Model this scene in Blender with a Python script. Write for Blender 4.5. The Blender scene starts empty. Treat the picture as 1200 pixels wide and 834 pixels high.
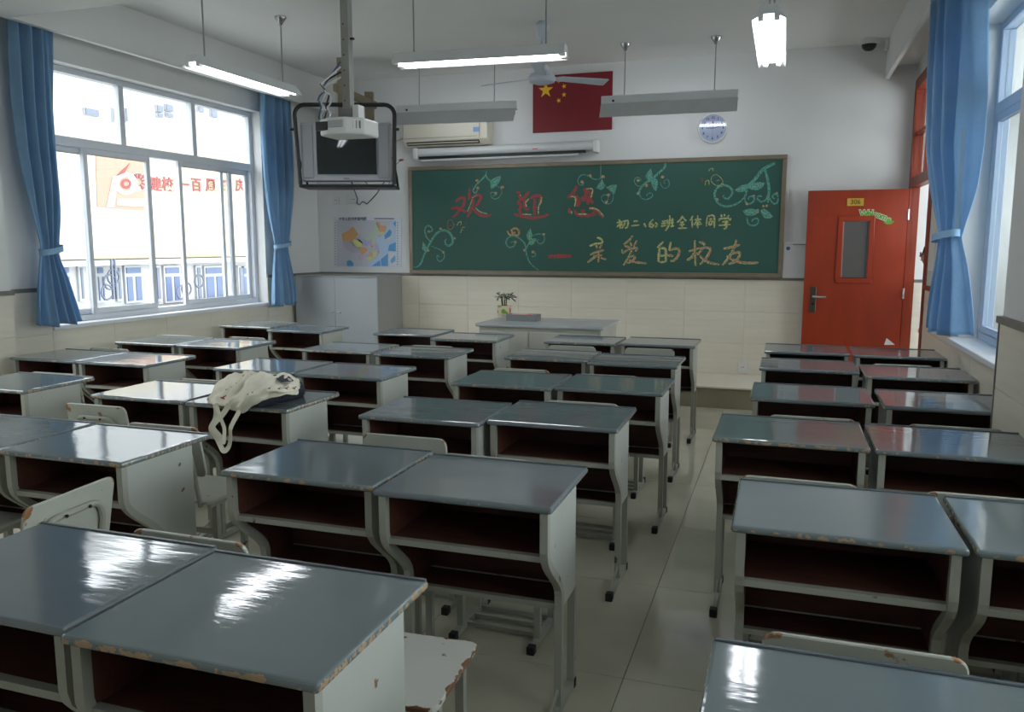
import bpy, bmesh, math, random
from mathutils import Vector, Matrix
random.seed(7)
SC = bpy.context.scene
COL = SC.collection
# ------------------------------------------------------------------ camera
FPX, YAW, PITCH = 946.0, 0.32334, 0.13622
CAM = Vector((0, 0, 1.56))
_f = Vector((-math.sin(YAW)*math.cos(PITCH), math.cos(YAW)*math.cos(PITCH), -math.sin(PITCH)))
_r = Vector((math.cos(YAW), math.sin(YAW), 0))
_u = _r.cross(_f)
cd = bpy.data.cameras.new('camera'); cam = bpy.data.objects.new('camera', cd); COL.objects.link(cam)
cd.sensor_width = 36; cd.lens = FPX/1200*36; cd.clip_start = .05; cd.clip_end = 300
cam.matrix_world = Matrix(((_r.x, _u.x, -_f.x, 0), (_r.y, _u.y, -_f.y, 0), (_r.z, _u.z, -_f.z, 1.56), (0, 0, 0, 1)))
SC.camera = cam
# ------------------------------------------------------------------ world, exposure
wd = bpy.data.worlds.new('overcast'); SC.world = wd; wd.use_nodes = True
bg = wd.node_tree.nodes['Background']; bg.inputs[0].default_value = (.90, .95, 1, 1); bg.inputs[1].default_value = 3.6
SC.view_settings.view_transform = 'Standard'; SC.view_settings.look = 'None'
SC.view_settings.gamma = 1; SC.view_settings.use_curve_mapping = False
SC.view_settings.exposure = 1.02
TUBE_POWER, BOARD_TUBE_POWER, CORRIDOR_POWER = 7.5, 7.5, 10.0
# ------------------------------------------------------------------ pixel helpers (1200 x 834 frame)
def ray(px, py): return _f + _r*((px-600)/FPX) + _u*((417-py)/FPX)
def at(px, py, axis, val):
    d = ray(px, py); return CAM + d*((val-CAM[axis])/d[axis])
def hit(px, py, p0, n):
    d = ray(px, py); return CAM + d*((Vector(p0)-CAM).dot(n)/d.dot(n))
# ------------------------------------------------------------------ materials
def lin(c):
    return tuple(((v/255)/12.92 if v/255 <= .04045 else ((v/255+.055)/1.055)**2.4) for v in c)
MATS = {}
def mat(name, rgb, rough=.6, metal=0, noise=None, bump=None, spec=.5, stretch=None, coat=0):
    if name in MATS: return MATS[name]
    m = bpy.data.materials.new(name); m.use_nodes = True; nt = m.node_tree
    b = nt.nodes['Principled BSDF']; c = lin(rgb)
    b.inputs['Base Color'].default_value = (*c, 1); b.inputs['Roughness'].default_value = rough
    b.inputs['Metallic'].default_value = metal; b.inputs['Specular IOR Level'].default_value = spec
    if coat: b.inputs['Coat Weight'].default_value = coat; b.inputs['Coat Roughness'].default_value = .08
    if noise or bump:
        tc = nt.nodes.new('ShaderNodeTexCoord'); mp = nt.nodes.new('ShaderNodeMapping')
        nt.links.new(tc.outputs['Object'], mp.inputs[0])
        if stretch: mp.inputs['Scale'].default_value = stretch
    if noise:
        n = nt.nodes.new('ShaderNodeTexNoise'); n.inputs['Scale'].default_value = noise[0]; n.inputs['Detail'].default_value = 5
        nt.links.new(mp.outputs[0], n.inputs['Vector'])
        r = nt.nodes.new('ShaderNodeMapRange'); r.inputs[1].default_value = .3; r.inputs[2].default_value = .7
        r.inputs[3].default_value = 1-noise[1]; r.inputs[4].default_value = 1+noise[1]
        nt.links.new(n.outputs[0], r.inputs[0])
        x = nt.nodes.new('ShaderNodeMix'); x.data_type = 'RGBA'; x.blend_type = 'MULTIPLY'; x.inputs[0].default_value = 1
        x.inputs[6].default_value = (*c, 1); nt.links.new(r.outputs[0], x.inputs[7]); nt.links.new(x.outputs[2], b.inputs['Base Color'])
    if bump:
        n = nt.nodes.new('ShaderNodeTexNoise'); n.inputs['Scale'].default_value = bump[0]; n.inputs['Detail'].default_value = 3
        nt.links.new(mp.outputs[0], n.inputs['Vector'])
        bp = nt.nodes.new('ShaderNodeBump'); bp.inputs['Strength'].default_value = bump[1]; bp.inputs['Distance'].default_value = .01
        nt.links.new(n.outputs[0], bp.inputs['Height']); nt.links.new(bp.outputs[0], b.inputs['Normal'])
    MATS[name] = m; return m
def emit(name, rgb, s):
    m = bpy.data.materials.new(name); m.use_nodes = True; nt = m.node_tree; nt.nodes.clear()
    e = nt.nodes.new('ShaderNodeEmission'); e.inputs[0].default_value = (*lin(rgb), 1); e.inputs[1].default_value = s
    o = nt.nodes.new('ShaderNodeOutputMaterial'); nt.links.new(e.outputs[0], o.inputs[0]); return m
def glass_mat(name, tint=(1, 1, 1), refl=.5, rough=0.0):
    m = bpy.data.materials.new(name); m.use_nodes = True; nt = m.node_tree; nt.nodes.clear()
    t = nt.nodes.new('ShaderNodeBsdfTransparent'); t.inputs[0].default_value = (*tint, 1)
    g = nt.nodes.new('ShaderNodeBsdfGlossy'); g.inputs['Roughness'].default_value = rough
    lw = nt.nodes.new('ShaderNodeLayerWeight'); pw = nt.nodes.new('ShaderNodeMath'); pw.operation = 'POWER'; pw.inputs[1].default_value = 4.5
    nt.links.new(lw.outputs['Facing'], pw.inputs[0])
    mu = nt.nodes.new('ShaderNodeMath'); mu.operation = 'MULTIPLY_ADD'; mu.inputs[1].default_value = refl*.9; mu.inputs[2].default_value = .04*refl
    nt.links.new(pw.outputs[0], mu.inputs[0])
    x = nt.nodes.new('ShaderNodeMixShader'); o = nt.nodes.new('ShaderNodeOutputMaterial')
    nt.links.new(mu.outputs[0], x.inputs[0]); nt.links.new(t.outputs[0], x.inputs[1]); nt.links.new(g.outputs[0], x.inputs[2]); nt.links.new(x.outputs[0], o.inputs[0])
    return m
def desktop_mat():
    m = bpy.data.materials.new('desktop_lacquer'); m.use_nodes = True; nt = m.node_tree; N = nt.nodes; Lk = nt.links
    b = N['Principled BSDF']; b.inputs['Specular IOR Level'].default_value = .85
    tc = N.new('ShaderNodeTexCoord'); oi = N.new('ShaderNodeObjectInfo')
    off = N.new('ShaderNodeVectorMath'); off.operation = 'SCALE'; off.inputs[0].default_value = (37, 19, 11)
    Lk.new(oi.outputs['Random'], off.inputs['Scale'])
    ad = N.new('ShaderNodeVectorMath'); ad.operation = 'ADD'; Lk.new(tc.outputs['Object'], ad.inputs[0]); Lk.new(off.outputs[0], ad.inputs[1])
    def noise(sc, detail, stretch=(1, 1, 1)):
        mp = N.new('ShaderNodeMapping'); mp.inputs['Scale'].default_value = stretch; Lk.new(ad.outputs[0], mp.inputs[0])
        n = N.new('ShaderNodeTexNoise'); n.inputs['Scale'].default_value = sc; n.inputs['Detail'].default_value = detail
        Lk.new(mp.outputs[0], n.inputs['Vector']); return n.outputs[0]
    def math_(op, a, bb=None):
        n = N.new('ShaderNodeMath'); n.operation = op
        for i, v in enumerate((a, bb)):
            if v is None: continue
            if isinstance(v, (int, float)): n.inputs[i].default_value = v
            else: Lk.new(v, n.inputs[i])
        return n.outputs[0]
    sp = N.new('ShaderNodeSeparateXYZ'); Lk.new(tc.outputs['Object'], sp.inputs[0])
    dx = math_('SUBTRACT', .30, math_('ABSOLUTE', sp.outputs[0])); dy = math_('SUBTRACT', .2425, math_('ABSOLUTE', sp.outputs[1]))
    d = math_('MINIMUM', dx, dy)
    near = N.new('ShaderNodeMapRange'); near.inputs[1].default_value = 0; near.inputs[2].default_value = .007; near.inputs[3].default_value = .155; near.inputs[4].default_value = -.25
    Lk.new(d, near.inputs[0])
    w = math_('ADD', noise(34, 7, (1, 2, 1)), near.outputs[0])
    w = math_('ADD', w, math_('MULTIPLY', math_('SUBTRACT', oi.outputs['Random'], .75), .26))
    wear = N.new('ShaderNodeMapRange'); wear.inputs[1].default_value = .67; wear.inputs[2].default_value = .71; Lk.new(w, wear.inputs[0])
    tone = N.new('ShaderNodeMix'); tone.data_type = 'RGBA'
    tone.inputs[6].default_value = (*lin((110, 117, 124)), 1); tone.inputs[7].default_value = (*lin((118, 129, 130)), 1)
    Lk.new(math_('ADD', math_('MULTIPLY', oi.outputs['Random'], .7), math_('MULTIPLY', noise(5, 4, (1, 3, 1)), .4)), tone.inputs[0])
    mx = N.new('ShaderNodeMix'); mx.data_type = 'RGBA'; Lk.new(wear.outputs[0], mx.inputs[0]); Lk.new(tone.outputs[2], mx.inputs[6])
    mx.inputs[7].default_value = (*lin((168, 138, 104)), 1); Lk.new(mx.outputs[2], b.inputs['Base Color'])
    ro = N.new('ShaderNodeMapRange'); ro.inputs[3].default_value = .02; ro.inputs[4].default_value = .10; Lk.new(noise(9, 4), ro.inputs[0])
    ro2 = math_('ADD', ro.outputs[0], math_('MULTIPLY', wear.outputs[0], .4)); Lk.new(ro2, b.inputs['Roughness'])
    bp = N.new('ShaderNodeBump'); bp.inputs['Strength'].default_value = .32; bp.inputs['Distance'].default_value = .0035
    Lk.new(math_('ADD', noise(3.0, 2, (.8, 3.2, 1)), math_('MULTIPLY', noise(12, 4, (1, 5, 1)), .22)), bp.inputs['Height']); Lk.new(bp.outputs[0], b.inputs['Normal'])
    return m
def painted_mat(name, rgb, scuff, amount=.69, corners=False):
    m = bpy.data.materials.new(name); m.use_nodes = True; nt = m.node_tree; N = nt.nodes; Lk = nt.links
    b = N['Principled BSDF']; b.inputs['Roughness'].default_value = .42
    tc = N.new('ShaderNodeTexCoord'); oi = N.new('ShaderNodeObjectInfo')
    off = N.new('ShaderNodeVectorMath'); off.operation = 'SCALE'; off.inputs[0].default_value = (31, 17, 23); Lk.new(oi.outputs['Random'], off.inputs['Scale'])
    ad = N.new('ShaderNodeVectorMath'); Lk.new(tc.outputs['Object'], ad.inputs[0]); Lk.new(off.outputs[0], ad.inputs[1])
    n = N.new('ShaderNodeTexNoise'); n.inputs['Scale'].default_value = 18; n.inputs['Detail'].default_value = 6; Lk.new(ad.outputs[0], n.inputs['Vector'])
    mr = N.new('ShaderNodeMapRange'); mr.inputs[1].default_value = amount; mr.inputs[2].default_value = amount+.03; Lk.new(n.outputs[0], mr.inputs[0])
    n2 = N.new('ShaderNodeTexNoise'); n2.inputs['Scale'].default_value = 3; n2.inputs['Detail'].default_value = 4; Lk.new(ad.outputs[0], n2.inputs['Vector'])
    t = N.new('ShaderNodeMix'); t.data_type = 'RGBA'; Lk.new(n2.outputs[0], t.inputs[0])
    t.inputs[6].default_value = (*lin(tuple(v*.92 for v in rgb)), 1); t.inputs[7].default_value = (*lin(tuple(min(255, v*1.06) for v in rgb)), 1)
    x = N.new('ShaderNodeMix'); x.data_type = 'RGBA'; Lk.new(t.outputs[2], x.inputs[6])
    if corners == 'edge':
        sp = N.new('ShaderNodeSeparateXYZ'); Lk.new(tc.outputs['Object'], sp.inputs[0]); ms = []
        for k_, lim in ((0, .19), (1, .18)):
            ab = N.new('ShaderNodeMath'); ab.operation = 'ABSOLUTE'; Lk.new(sp.outputs[k_], ab.inputs[0]); m1 = N.new('ShaderNodeMapRange'); m1.inputs[1].default_value = lim-.012; m1.inputs[2].default_value = lim; Lk.new(ab.outputs[0], m1.inputs[0]); ms.append(m1)
        mxm = N.new('ShaderNodeMath'); mxm.operation = 'MAXIMUM'; Lk.new(ms[0].outputs[0], mxm.inputs[0]); Lk.new(ms[1].outputs[0], mxm.inputs[1])
        sc_ = N.new('ShaderNodeMath'); sc_.operation = 'MULTIPLY_ADD'; sc_.inputs[1].default_value = .2; Lk.new(mxm.outputs[0], sc_.inputs[0]); Lk.new(n.outputs[0], sc_.inputs[2]); Lk.new(sc_.outputs[0], mr.inputs[0])
    elif corners:
        sp = N.new('ShaderNodeSeparateXYZ'); Lk.new(tc.outputs['Object'], sp.inputs[0]); ab = N.new('ShaderNodeMath'); ab.operation = 'ABSOLUTE'; Lk.new(sp.outputs[0], ab.inputs[0])
        m1 = N.new('ShaderNodeMapRange'); m1.inputs[1].default_value = .135; m1.inputs[2].default_value = .19; Lk.new(ab.outputs[0], m1.inputs[0])
        m2 = N.new('ShaderNodeMapRange'); m2.inputs[1].default_value = .735; m2.inputs[2].default_value = .772; Lk.new(sp.outputs[2], m2.inputs[0])
        pr_ = N.new('ShaderNodeMath'); pr_.operation = 'MULTIPLY'; Lk.new(m1.outputs[0], pr_.inputs[0]); Lk.new(m2.outputs[0], pr_.inputs[1])
        sc_ = N.new('ShaderNodeMath'); sc_.operation = 'MULTIPLY_ADD'; sc_.inputs[1].default_value = .30; Lk.new(pr_.outputs[0], sc_.inputs[0]); Lk.new(n.outputs[0], sc_.inputs[2]); Lk.new(sc_.outputs[0], mr.inputs[0])
    Lk.new(mr.outputs[0], x.inputs[0]); x.inputs[7].default_value = (*lin(scuff), 1)
    Lk.new(x.outputs[2], b.inputs['Base Color']); return m
def chalk_mat(name, rgb):
    m = bpy.data.materials.new(name); m.use_nodes = True; nt = m.node_tree; N = nt.nodes; Lk = nt.links
    b = N['Principled BSDF']; b.inputs['Roughness'].default_value = .95; b.inputs['Specular IOR Level'].default_value = .1
    tc = N.new('ShaderNodeTexCoord'); n = N.new('ShaderNodeTexNoise'); n.inputs['Scale'].default_value = 90; n.inputs['Detail'].default_value = 4
    Lk.new(tc.outputs['Object'], n.inputs['Vector'])
    mr = N.new('ShaderNodeMapRange'); mr.inputs[1].default_value = .33; mr.inputs[2].default_value = .55; Lk.new(n.outputs[0], mr.inputs[0])
    x = N.new('ShaderNodeMix'); x.data_type = 'RGBA'; Lk.new(mr.outputs[0], x.inputs[0])
    x.inputs[6].default_value = (*lin((52, 98, 86)), 1); x.inputs[7].default_value = (*lin(rgb), 1); Lk.new(x.outputs[2], b.inputs['Base Color']); return m

STOOLP = painted_mat('stool_paint', (216, 214, 206), (120, 80, 52), .66, 'edge')
WALL = mat('wall_paint', (224, 224, 222), .75, noise=(1.5, .02))
CEIL = mat('ceiling_paint', (226, 226, 224), .8, noise=(1.2, .02))
TILEW = mat('wall_tile', (226, 219, 202), .32, noise=(1.6, .05), stretch=(1, 1, 14))
GROUT = mat('grout', (150, 145, 132), .8)
TRIMG = mat('trim_stone', (120, 117, 112), .4, noise=(9, .1))
FLOORT = mat('floor_tile', (194, 190, 170), .07, noise=(3.5, .07), spec=.5)
FGROUT = mat('floor_grout', (112, 110, 100), .7)
DAIS = mat('platform_tile', (150, 144, 122), .3, noise=(4, .06))
DTOP = desktop_mat()
PAINT = painted_mat('grey_green_paint', (184, 186, 178), (120, 92, 66))
SEATP = painted_mat('seat_paint', (182, 184, 172), (152, 108, 72), .66, True)
TUBE = painted_mat('frame_paint', (164, 164, 152), (92, 70, 52), .68)
INNER = mat('brown_plywood', (86, 50, 38), .55, noise=(10, .25), stretch=(1, 6, 6))
RUBBER = mat('black_rubber', (22, 22, 24), .55)
ALU = mat('white_aluminium', (212, 216, 222), .35)
ALUB = mat('blue_grey_aluminium', (176, 192, 212), .35)
GLASS = glass_mat('window_glass', (.97, .985, .98), .8)
WHITEP = mat('white_plastic', (222, 222, 218), .4)
WHITEM = mat('white_enamel', (214, 216, 216), .35, noise=(6, .03))
CREAMP = mat('cream_plastic', (214, 208, 190), .4)
DARK = mat('dark_plastic', (28, 28, 30), .4)
BLACKM = mat('black_metal', (26, 26, 28), .4, noise=(20, .2))
STEEL = mat('steel', (170, 170, 172), .3, 1)
REDW = mat('red_wood', (154, 53, 22), .38, noise=(3, .12), stretch=(3, 3, .5))
REDF = mat('red_brown_frame', (136, 52, 28), .4, noise=(4, .12))
CURT = mat('blue_curtain', (146, 184, 216), .85, noise=(6, .08), bump=(60, .25))
_nt = CURT.node_tree; _tl = _nt.nodes.new('ShaderNodeBsdfTranslucent'); _tl.inputs[0].default_value = (*lin((150, 190, 226)), 1)
_mx = _nt.nodes.new('ShaderNodeMixShader'); _mx.inputs[0].default_value = .3; _o = _nt.nodes['Material Output']
_nt.links.new(_nt.nodes['Principled BSDF'].outputs[0], _mx.inputs[1]); _nt.links.new(_tl.outputs[0], _mx.inputs[2]); _nt.links.new(_mx.outputs[0], _o.inputs[0])
CURT2 = mat('blue_strap', (146, 184, 216), .8, noise=(6, .06))
BOARD = mat('chalkboard', (46, 90, 79), .55, noise=(1.3, .08), bump=(160, .05))
BFRAME = mat('board_frame', (132, 120, 102), .4, .3, noise=(6, .12))
TUBEON = emit('lit_tube', (244, 248, 255), TUBE_POWER)
# ------------------------------------------------------------------ mesh builder
class MB:
    def __init__(s): s.v = []; s.f = []; s.smooth = False; s.mi = None
    def add(s, vs, fs):
        o = len(s.v); s.v += [tuple(v) for v in vs]; s.f += [[i+o for i in f] for f in fs]; return s
    def box(s, x0, x1, y0, y1, z0, z1):
        return s.add([(x0, y0, z0), (x1, y0, z0), (x1, y1, z0), (x0, y1, z0), (x0, y0, z1), (x1, y0, z1), (x1, y1, z1), (x0, y1, z1)],
                     [[0, 3, 2, 1], [4, 5, 6, 7], [0, 1, 5, 4], [1, 2, 6, 5], [2, 3, 7, 6], [3, 0, 4, 7]])
    def obox(s, c, ax, ay, az, hx, hy, hz):
        c = Vector(c); ax = Vector(ax).normalized(); ay = Vector(ay).normalized(); az = Vector(az).normalized()
        p = [c+ax*(hx*a)+ay*(hy*b)+az*(hz*d) for d in (-1, 1) for a, b in ((-1, -1), (1, -1), (1, 1), (-1, 1))]
        return s.add(p, [[0, 3, 2, 1], [4, 5, 6, 7], [0, 1, 5, 4], [1, 2, 6, 5], [2, 3, 7, 6], [3, 0, 4, 7]])
    def prism(s, pts, d):                       # pts: 3D polygon, d: extrusion vector
        n = len(pts); d = Vector(d); p = [Vector(q) for q in pts]
        return s.add(p+[q+d for q in p], [list(range(n))[::-1], list(range(n, 2*n))]+[[i, (i+1) % n, n+(i+1) % n, n+i] for i in range(n)])
    def tube(s, path, r, n=8, up=None, cap=True, sq=None):
        path = [Vector(p) for p in path]; rings = []; rs = r if isinstance(r, (list, tuple)) else [r]*len(path)
        pu = None
        for i, p in enumerate(path):
            t = (path[min(i+1, len(path)-1)]-path[max(i-1, 0)]).normalized()
            if up is not None: a = Vector(up)
            elif pu is None: a = Vector((0, 0, 1)) if abs(t.z) < .9 else Vector((0, 1, 0))
            else: a = pu
            sx = t.cross(a).normalized(); sy = sx.cross(t).normalized(); pu = sy
            if sq: rings.append([p+sx*(a_*sq[0])+sy*(b_*sq[1]) for a_, b_ in ((-1, -1), (1, -1), (1, 1), (-1, 1))])
            else: rings.append([p+sx*(rs[i]*math.cos(k*math.tau/n))+sy*(rs[i]*math.sin(k*math.tau/n)) for k in range(n)])
        m = len(rings[0]); fs = []
        for i in range(len(rings)-1):
            for k in range(m): fs.append([i*m+k, i*m+(k+1) % m, (i+1)*m+(k+1) % m, (i+1)*m+k])
        if cap: fs += [list(range(m))[::-1], [(len(rings)-1)*m+k for k in range(m)]]
        return s.add([v for rg in rings for v in rg], fs)
    def lathe(s, prof, c=(0, 0, 0), n=20, axis='z'):
        vs = []
        for r, h in prof:
            for k in range(n):
                a = k*math.tau/n; x, y = r*math.cos(a), r*math.sin(a)
                q = {'z': (x, y, h), 'y': (x, h, y), 'x': (h, x, y)}[axis]; vs.append((q[0]+c[0], q[1]+c[1], q[2]+c[2]))
        fs = [[i*n+k, i*n+(k+1) % n, (i+1)*n+(k+1) % n, (i+1)*n+k] for i in range(len(prof)-1) for k in range(n)]
        if prof[0][0] > 1e-5: fs.append(list(range(n))[::-1])
        if prof[-1][0] > 1e-5: fs.append([(len(prof)-1)*n+k for k in range(n)])
        return s.add(vs, fs)
    def mesh(s, name, m, bevel=0, seg=2, smooth=False):
        bm = bmesh.new(); vs = [bm.verts.new(v) for v in s.v]
        for f in s.f:
            try: bm.faces.new([vs[i] for i in f])
            except ValueError: pass
        bmesh.ops.remove_doubles(bm, verts=bm.verts, dist=1e-6)
        bmesh.ops.recalc_face_normals(bm, faces=bm.faces)
        if bevel:
            es = [e for e in bm.edges if len(e.link_faces) == 2 and e.calc_face_angle(0) > .5]
            bmesh.ops.bevel(bm, geom=es, offset=bevel, segments=seg, affect='EDGES', profile=.5, clamp_overlap=True)
        me = bpy.data.meshes.new(name); bm.to_mesh(me); bm.free()
        if m: me.materials.append(m)
        if smooth:
            for p in me.polygons: p.use_smooth = True
            me.set_sharp_from_angle(angle=math.radians(40))
        return me
    def build(s, name, m, parent=None, bevel=0, seg=2, smooth=False):
        return obj(name, s.mesh(name, m, bevel, seg, smooth), parent)
def obj(name, me, parent=None):
    o = bpy.data.objects.new(name, me); COL.objects.link(o)
    if parent: o.parent = parent
    return o
def tag(o, label, cat=None, group=None, kind=None):
    if label: o['label'] = label
    if cat: o['category'] = cat
    if group: o['group'] = group
    if kind: o['kind'] = kind
    return o
def thing(name, label, cat, loc=(0, 0, 0), rz=0, group=None, kind=None):
    o = bpy.data.objects.new(name, None); COL.objects.link(o); o.location = loc; o.rotation_euler = (0, 0, rz)
    o.empty_display_size = .1
    return tag(o, label, cat, group, kind)
def struct(name, mb, m, label=None, bevel=0):
    o = mb.build(name, m, None, bevel); o['kind'] = 'structure'
    if label: o['label'] = label
    return o
def copy_tree(o, parent=None):
    c = o.copy(); COL.objects.link(c); c.parent = parent
    for ch in list(o.children): copy_tree(ch, c)
    return c
def text_mesh(name, body, size, m, offset=0, extrude=.002, align='CENTER', sx=1):
    cu = bpy.data.curves.new(name, 'FONT'); cu.body = body; cu.size = size; cu.align_x = align; cu.align_y = 'CENTER'
    cu.offset = offset; cu.extrude = extrude; cu.resolution_u = 3
    t = bpy.data.objects.new('tmp', cu); COL.objects.link(t); bpy.context.view_layer.update()
    me = bpy.data.meshes.new_from_object(t.evaluated_get(bpy.context.evaluated_depsgraph_get())); me.name = name
    bpy.data.objects.remove(t); me.materials.clear(); me.materials.append(m)
    if sx != 1:
        for v in me.vertices: v.co.x *= sx
    return me

# ================================================================== THE ROOM
D, XR, XL, YB, CZ = 8.75, 1.12, -5.44, -1.3, 3.475
WT = .24
WIN_Z0, WIN_Z1 = .91, 2.985
LW = [(4.84, 7.66), (.35, 3.55)]             # window openings in the left wall
RW = [(4.30, 6.20), (.50, 3.30)]             # right wall
DOOR = (7.47, 8.64, 3.04)
# floor ------------------------------------------------------------
fl = struct('floor', MB().box(XL-WT, 3.6, YB-.2, 13.5, -.15, -.004), FGROUT, 'glossy pale beige square tiled floor')
tm = MB().box(-.4185, .4185, -.4185, .4185, -.02, 0).mesh('floor_tile', FLOORT, .0012, 1)
for i in range(-7, 3):
    for j in range(-5, 10):
        cx, cy = -.49+(i+.5)*.84, 2.737+(j+.5)*.84
        if cx < XL-.5 or cx > XR+.45 or cy < YB-.5 or cy > D+.2: continue
        t = obj('floor_tile', tm, fl); t.location = (cx, cy, 0)
        t.rotation_euler.z = random.choice((0, math.pi/2, math.pi, -math.pi/2))
# walls --------------------------------------------------------------
def wall_with_openings(x0, x1, y0, y1, zt, ops):
    mb = MB(); y = y0
    for (a, b, z0, z1) in sorted(ops):
        mb.box(x0, x1, y, a, 0, zt)
        if z0 > 0: mb.box(x0, x1, a, b, 0, z0)
        mb.box(x0, x1, a, b, z1, zt); y = b
    mb.box(x0, x1, y, y1, 0, zt); return mb
wall_l = struct('wall_left', wall_with_openings(XL-WT, XL, YB, D, CZ, [(a, b, WIN_Z0, WIN_Z1) for a, b in LW]), WALL, 'white painted window wall with beige tile dado')
wall_r = struct('wall_right', wall_with_openings(XR, XR+WT, YB, D, CZ, [(a, b, WIN_Z0, WIN_Z1) for a, b in RW]+[(DOOR[0], DOOR[1], 0, DOOR[2])]), WALL, 'white painted corridor wall with beige tile dado')
wall_f = struct('wall_front', MB().box(XL-WT, XR+WT, D, D+WT, 0, CZ), WALL, 'white painted front wall behind the blackboard')
wall_b = struct('wall_back', MB().box(XL-WT, XR+WT, YB-WT, YB, 0, CZ), WALL, 'white painted back wall')
struct('ceiling', MB().box(XL-WT, XR+WT, YB-WT, D+WT, CZ, CZ+.15), CEIL, 'flat white painted ceiling')
# beams -------------------------------------------------------------
struct('trim_1', MB().box(XL, -5.15, YB, D, 3.20, CZ).box(-5.20, -5.15, YB, D, 3.12, 3.20), WALL, 'white beam with curtain pelmet above the left windows')
struct('trim_2', MB().box(.84, XR, YB, D, 3.26, CZ).box(.84, .875, YB, D, 3.135, 3.26), WALL, 'white beam with curtain pelmet above the right windows')
struct('trim_3', MB().box(-5.15, .84, 4.05, 4.44, 3.12, CZ), WALL, 'white cross beam under the ceiling')
# dado tiles, trims, baseboard -------------------------------------
DZ = 1.205
def dado(parent, fixed, side, a0, a1, z0=.205, z1=DZ, pitch=.62, phase=0.0, axis='y', t=.012, holes=()):
    # side: +1 tiles grow towards +axis
    rows = max(1, round((z1-z0)/.333)); h = (z1-z0)/rows
    k0 = math.floor((a0-phase)/pitch); k = k0
    cache = {}
    while phase+k*pitch < a1-.02:
        s0, s1 = max(a0, phase+k*pitch), min(a1, phase+(k+1)*pitch); k += 1
        if s1-s0 < .03: continue
        for rI in range(rows):
            zz0, zz1 = z0+rI*h, z0+(rI+1)*h
            skip = False
            for (ha, hb, hz0, hz1) in holes:
                if s0 >= ha-.001 and s1 <= hb+.001 and zz1 > hz0+.02:
                    if zz0 >= hz0-.02: skip = True
                    else: zz1 = hz0
            if skip or zz1-zz0 < .03: continue
            key = (round(s1-s0, 3), round(zz1-zz0, 3))
            if key not in cache:
                w, hh = (s1-s0)/2-.0008, (zz1-zz0)/2-.0008
                mb = MB().box(-w, w, 0, t*side, -hh, hh) if axis == 'y' else MB().box(0, t*side, -w, w, -hh, hh)
                cache[key] = mb.mesh('wall_tile', TILEW, .001, 1)
            o = obj('wall_tile', cache[key], parent); c = (s0+s1)/2
            o.location = (c, fixed, (zz0+zz1)/2) if axis == 'y' else (fixed, c, (zz0+zz1)/2)
def tile_split(ops, lo, hi):
    return sorted(ops)
dado(wall_f, D, -1, XL+.02, XR-.005, .205, DZ, .62, -.371)
def side_dado(wall, x, side, segs):
    for a, b, z1 in segs: dado(wall, x, side, a, b, .205, z1, .62, a, 'x')
side_dado(wall_l, XL, 1, [(YB, LW[1][0], DZ), (LW[1][0], LW[1][1], WIN_Z0), (LW[1][1], 3.98, DZ), (4.38, LW[0][0], DZ), (LW[0][0], LW[0][1], WIN_Z0), (LW[0][1], D-.015, DZ)])
side_dado(wall_r, XR, -1, [(YB, RW[1][0], DZ), (RW[1][0], RW[1][1], WIN_Z0), (RW[1][1], 3.70, DZ), (4.257, RW[0][0], DZ), (RW[0][0], RW[0][1], WIN_Z0), (RW[0][1], DOOR[0]-.07, DZ)])
tr = MB().box(XL, XR, D-.022, D, DZ, DZ+.03)
for a, b in ((YB, LW[1][0]), (LW[1][1], 3.98), (4.38, LW[0][0]), (LW[0][1], D-.02)): tr.box(XL, XL+.022, a, b, DZ, DZ+.03)
for a, b in ((YB, RW[1][0]), (RW[1][1], 3.70), (4.257, RW[0][0]), (RW[0][1], DOOR[0]-.07)): tr.box(XR-.022, XR, a, b, DZ, DZ+.03)
struct('trim_4', tr, TRIMG, 'grey stone strip capping the tile dado')
bb = mat('baseboard_tile', (138, 131, 112), .35, noise=(5, .06))
struct('baseboard_front', MB().box(XL, XR, D-.014, D, 0, .2), bb)
struct('baseboard_left', MB().box(XL, XL+.014, YB, 3.98, 0, .2).box(XL, XL+.014, 4.38, D-.014, 0, .2), bb)
struct('baseboard_right', MB().box(XR-.014, XR, YB, 3.70, 0, .2).box(XR-.014, XR, 4.257, DOOR[0]-.07, 0, .2), bb)
# piers --------------------------------------------------------------
pr = struct('wall_right_pier', MB().box(.972, XR, 3.70, 4.257, 0, 3.12), WALL, 'white pier with dado beside the right window')
dado(pr, .972, -1, 3.70, 4.257, .0, DZ, .5575, 3.70, 'x')
struct('trim_5', MB().box(.945, XR, 3.69, 4.262, DZ, DZ+.032).box(.955, .972, 4.25, 4.262, 0, DZ), TRIMG, 'grey strip on the right pier')
pl = struct('wall_left_pier', MB().box(XL, -5.28, 3.98, 4.38, 0, 3.12), WALL, 'white pier with dado on the window wall')
dado(pl, -5.28, 1, 3.98, 4.38, 0, DZ, .4, 3.98, 'x')
struct('trim_6', MB().box(XL, -5.25, 3.97, 4.385, DZ, DZ+.032), TRIMG, 'grey strip on the left pier')
# teaching platform ---------------------------------------------------
pf = struct('teaching_platform', MB().box(-4.15, .10, 7.90, D-.015, 0, .195), DAIS, 'low tiled teaching platform below the blackboard')
k = 0
for i in range(7):
    x0 = -4.15+i*.6071
    MB().box(x0+.0008, x0+.6063, 7.885, 8.30, .195, .21).build('platform_tile', TILEW, pf)
    MB().box(x0+.0008, x0+.6063, 8.302, D-.016, .195, .21).build('platform_tile', TILEW, pf)

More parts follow.
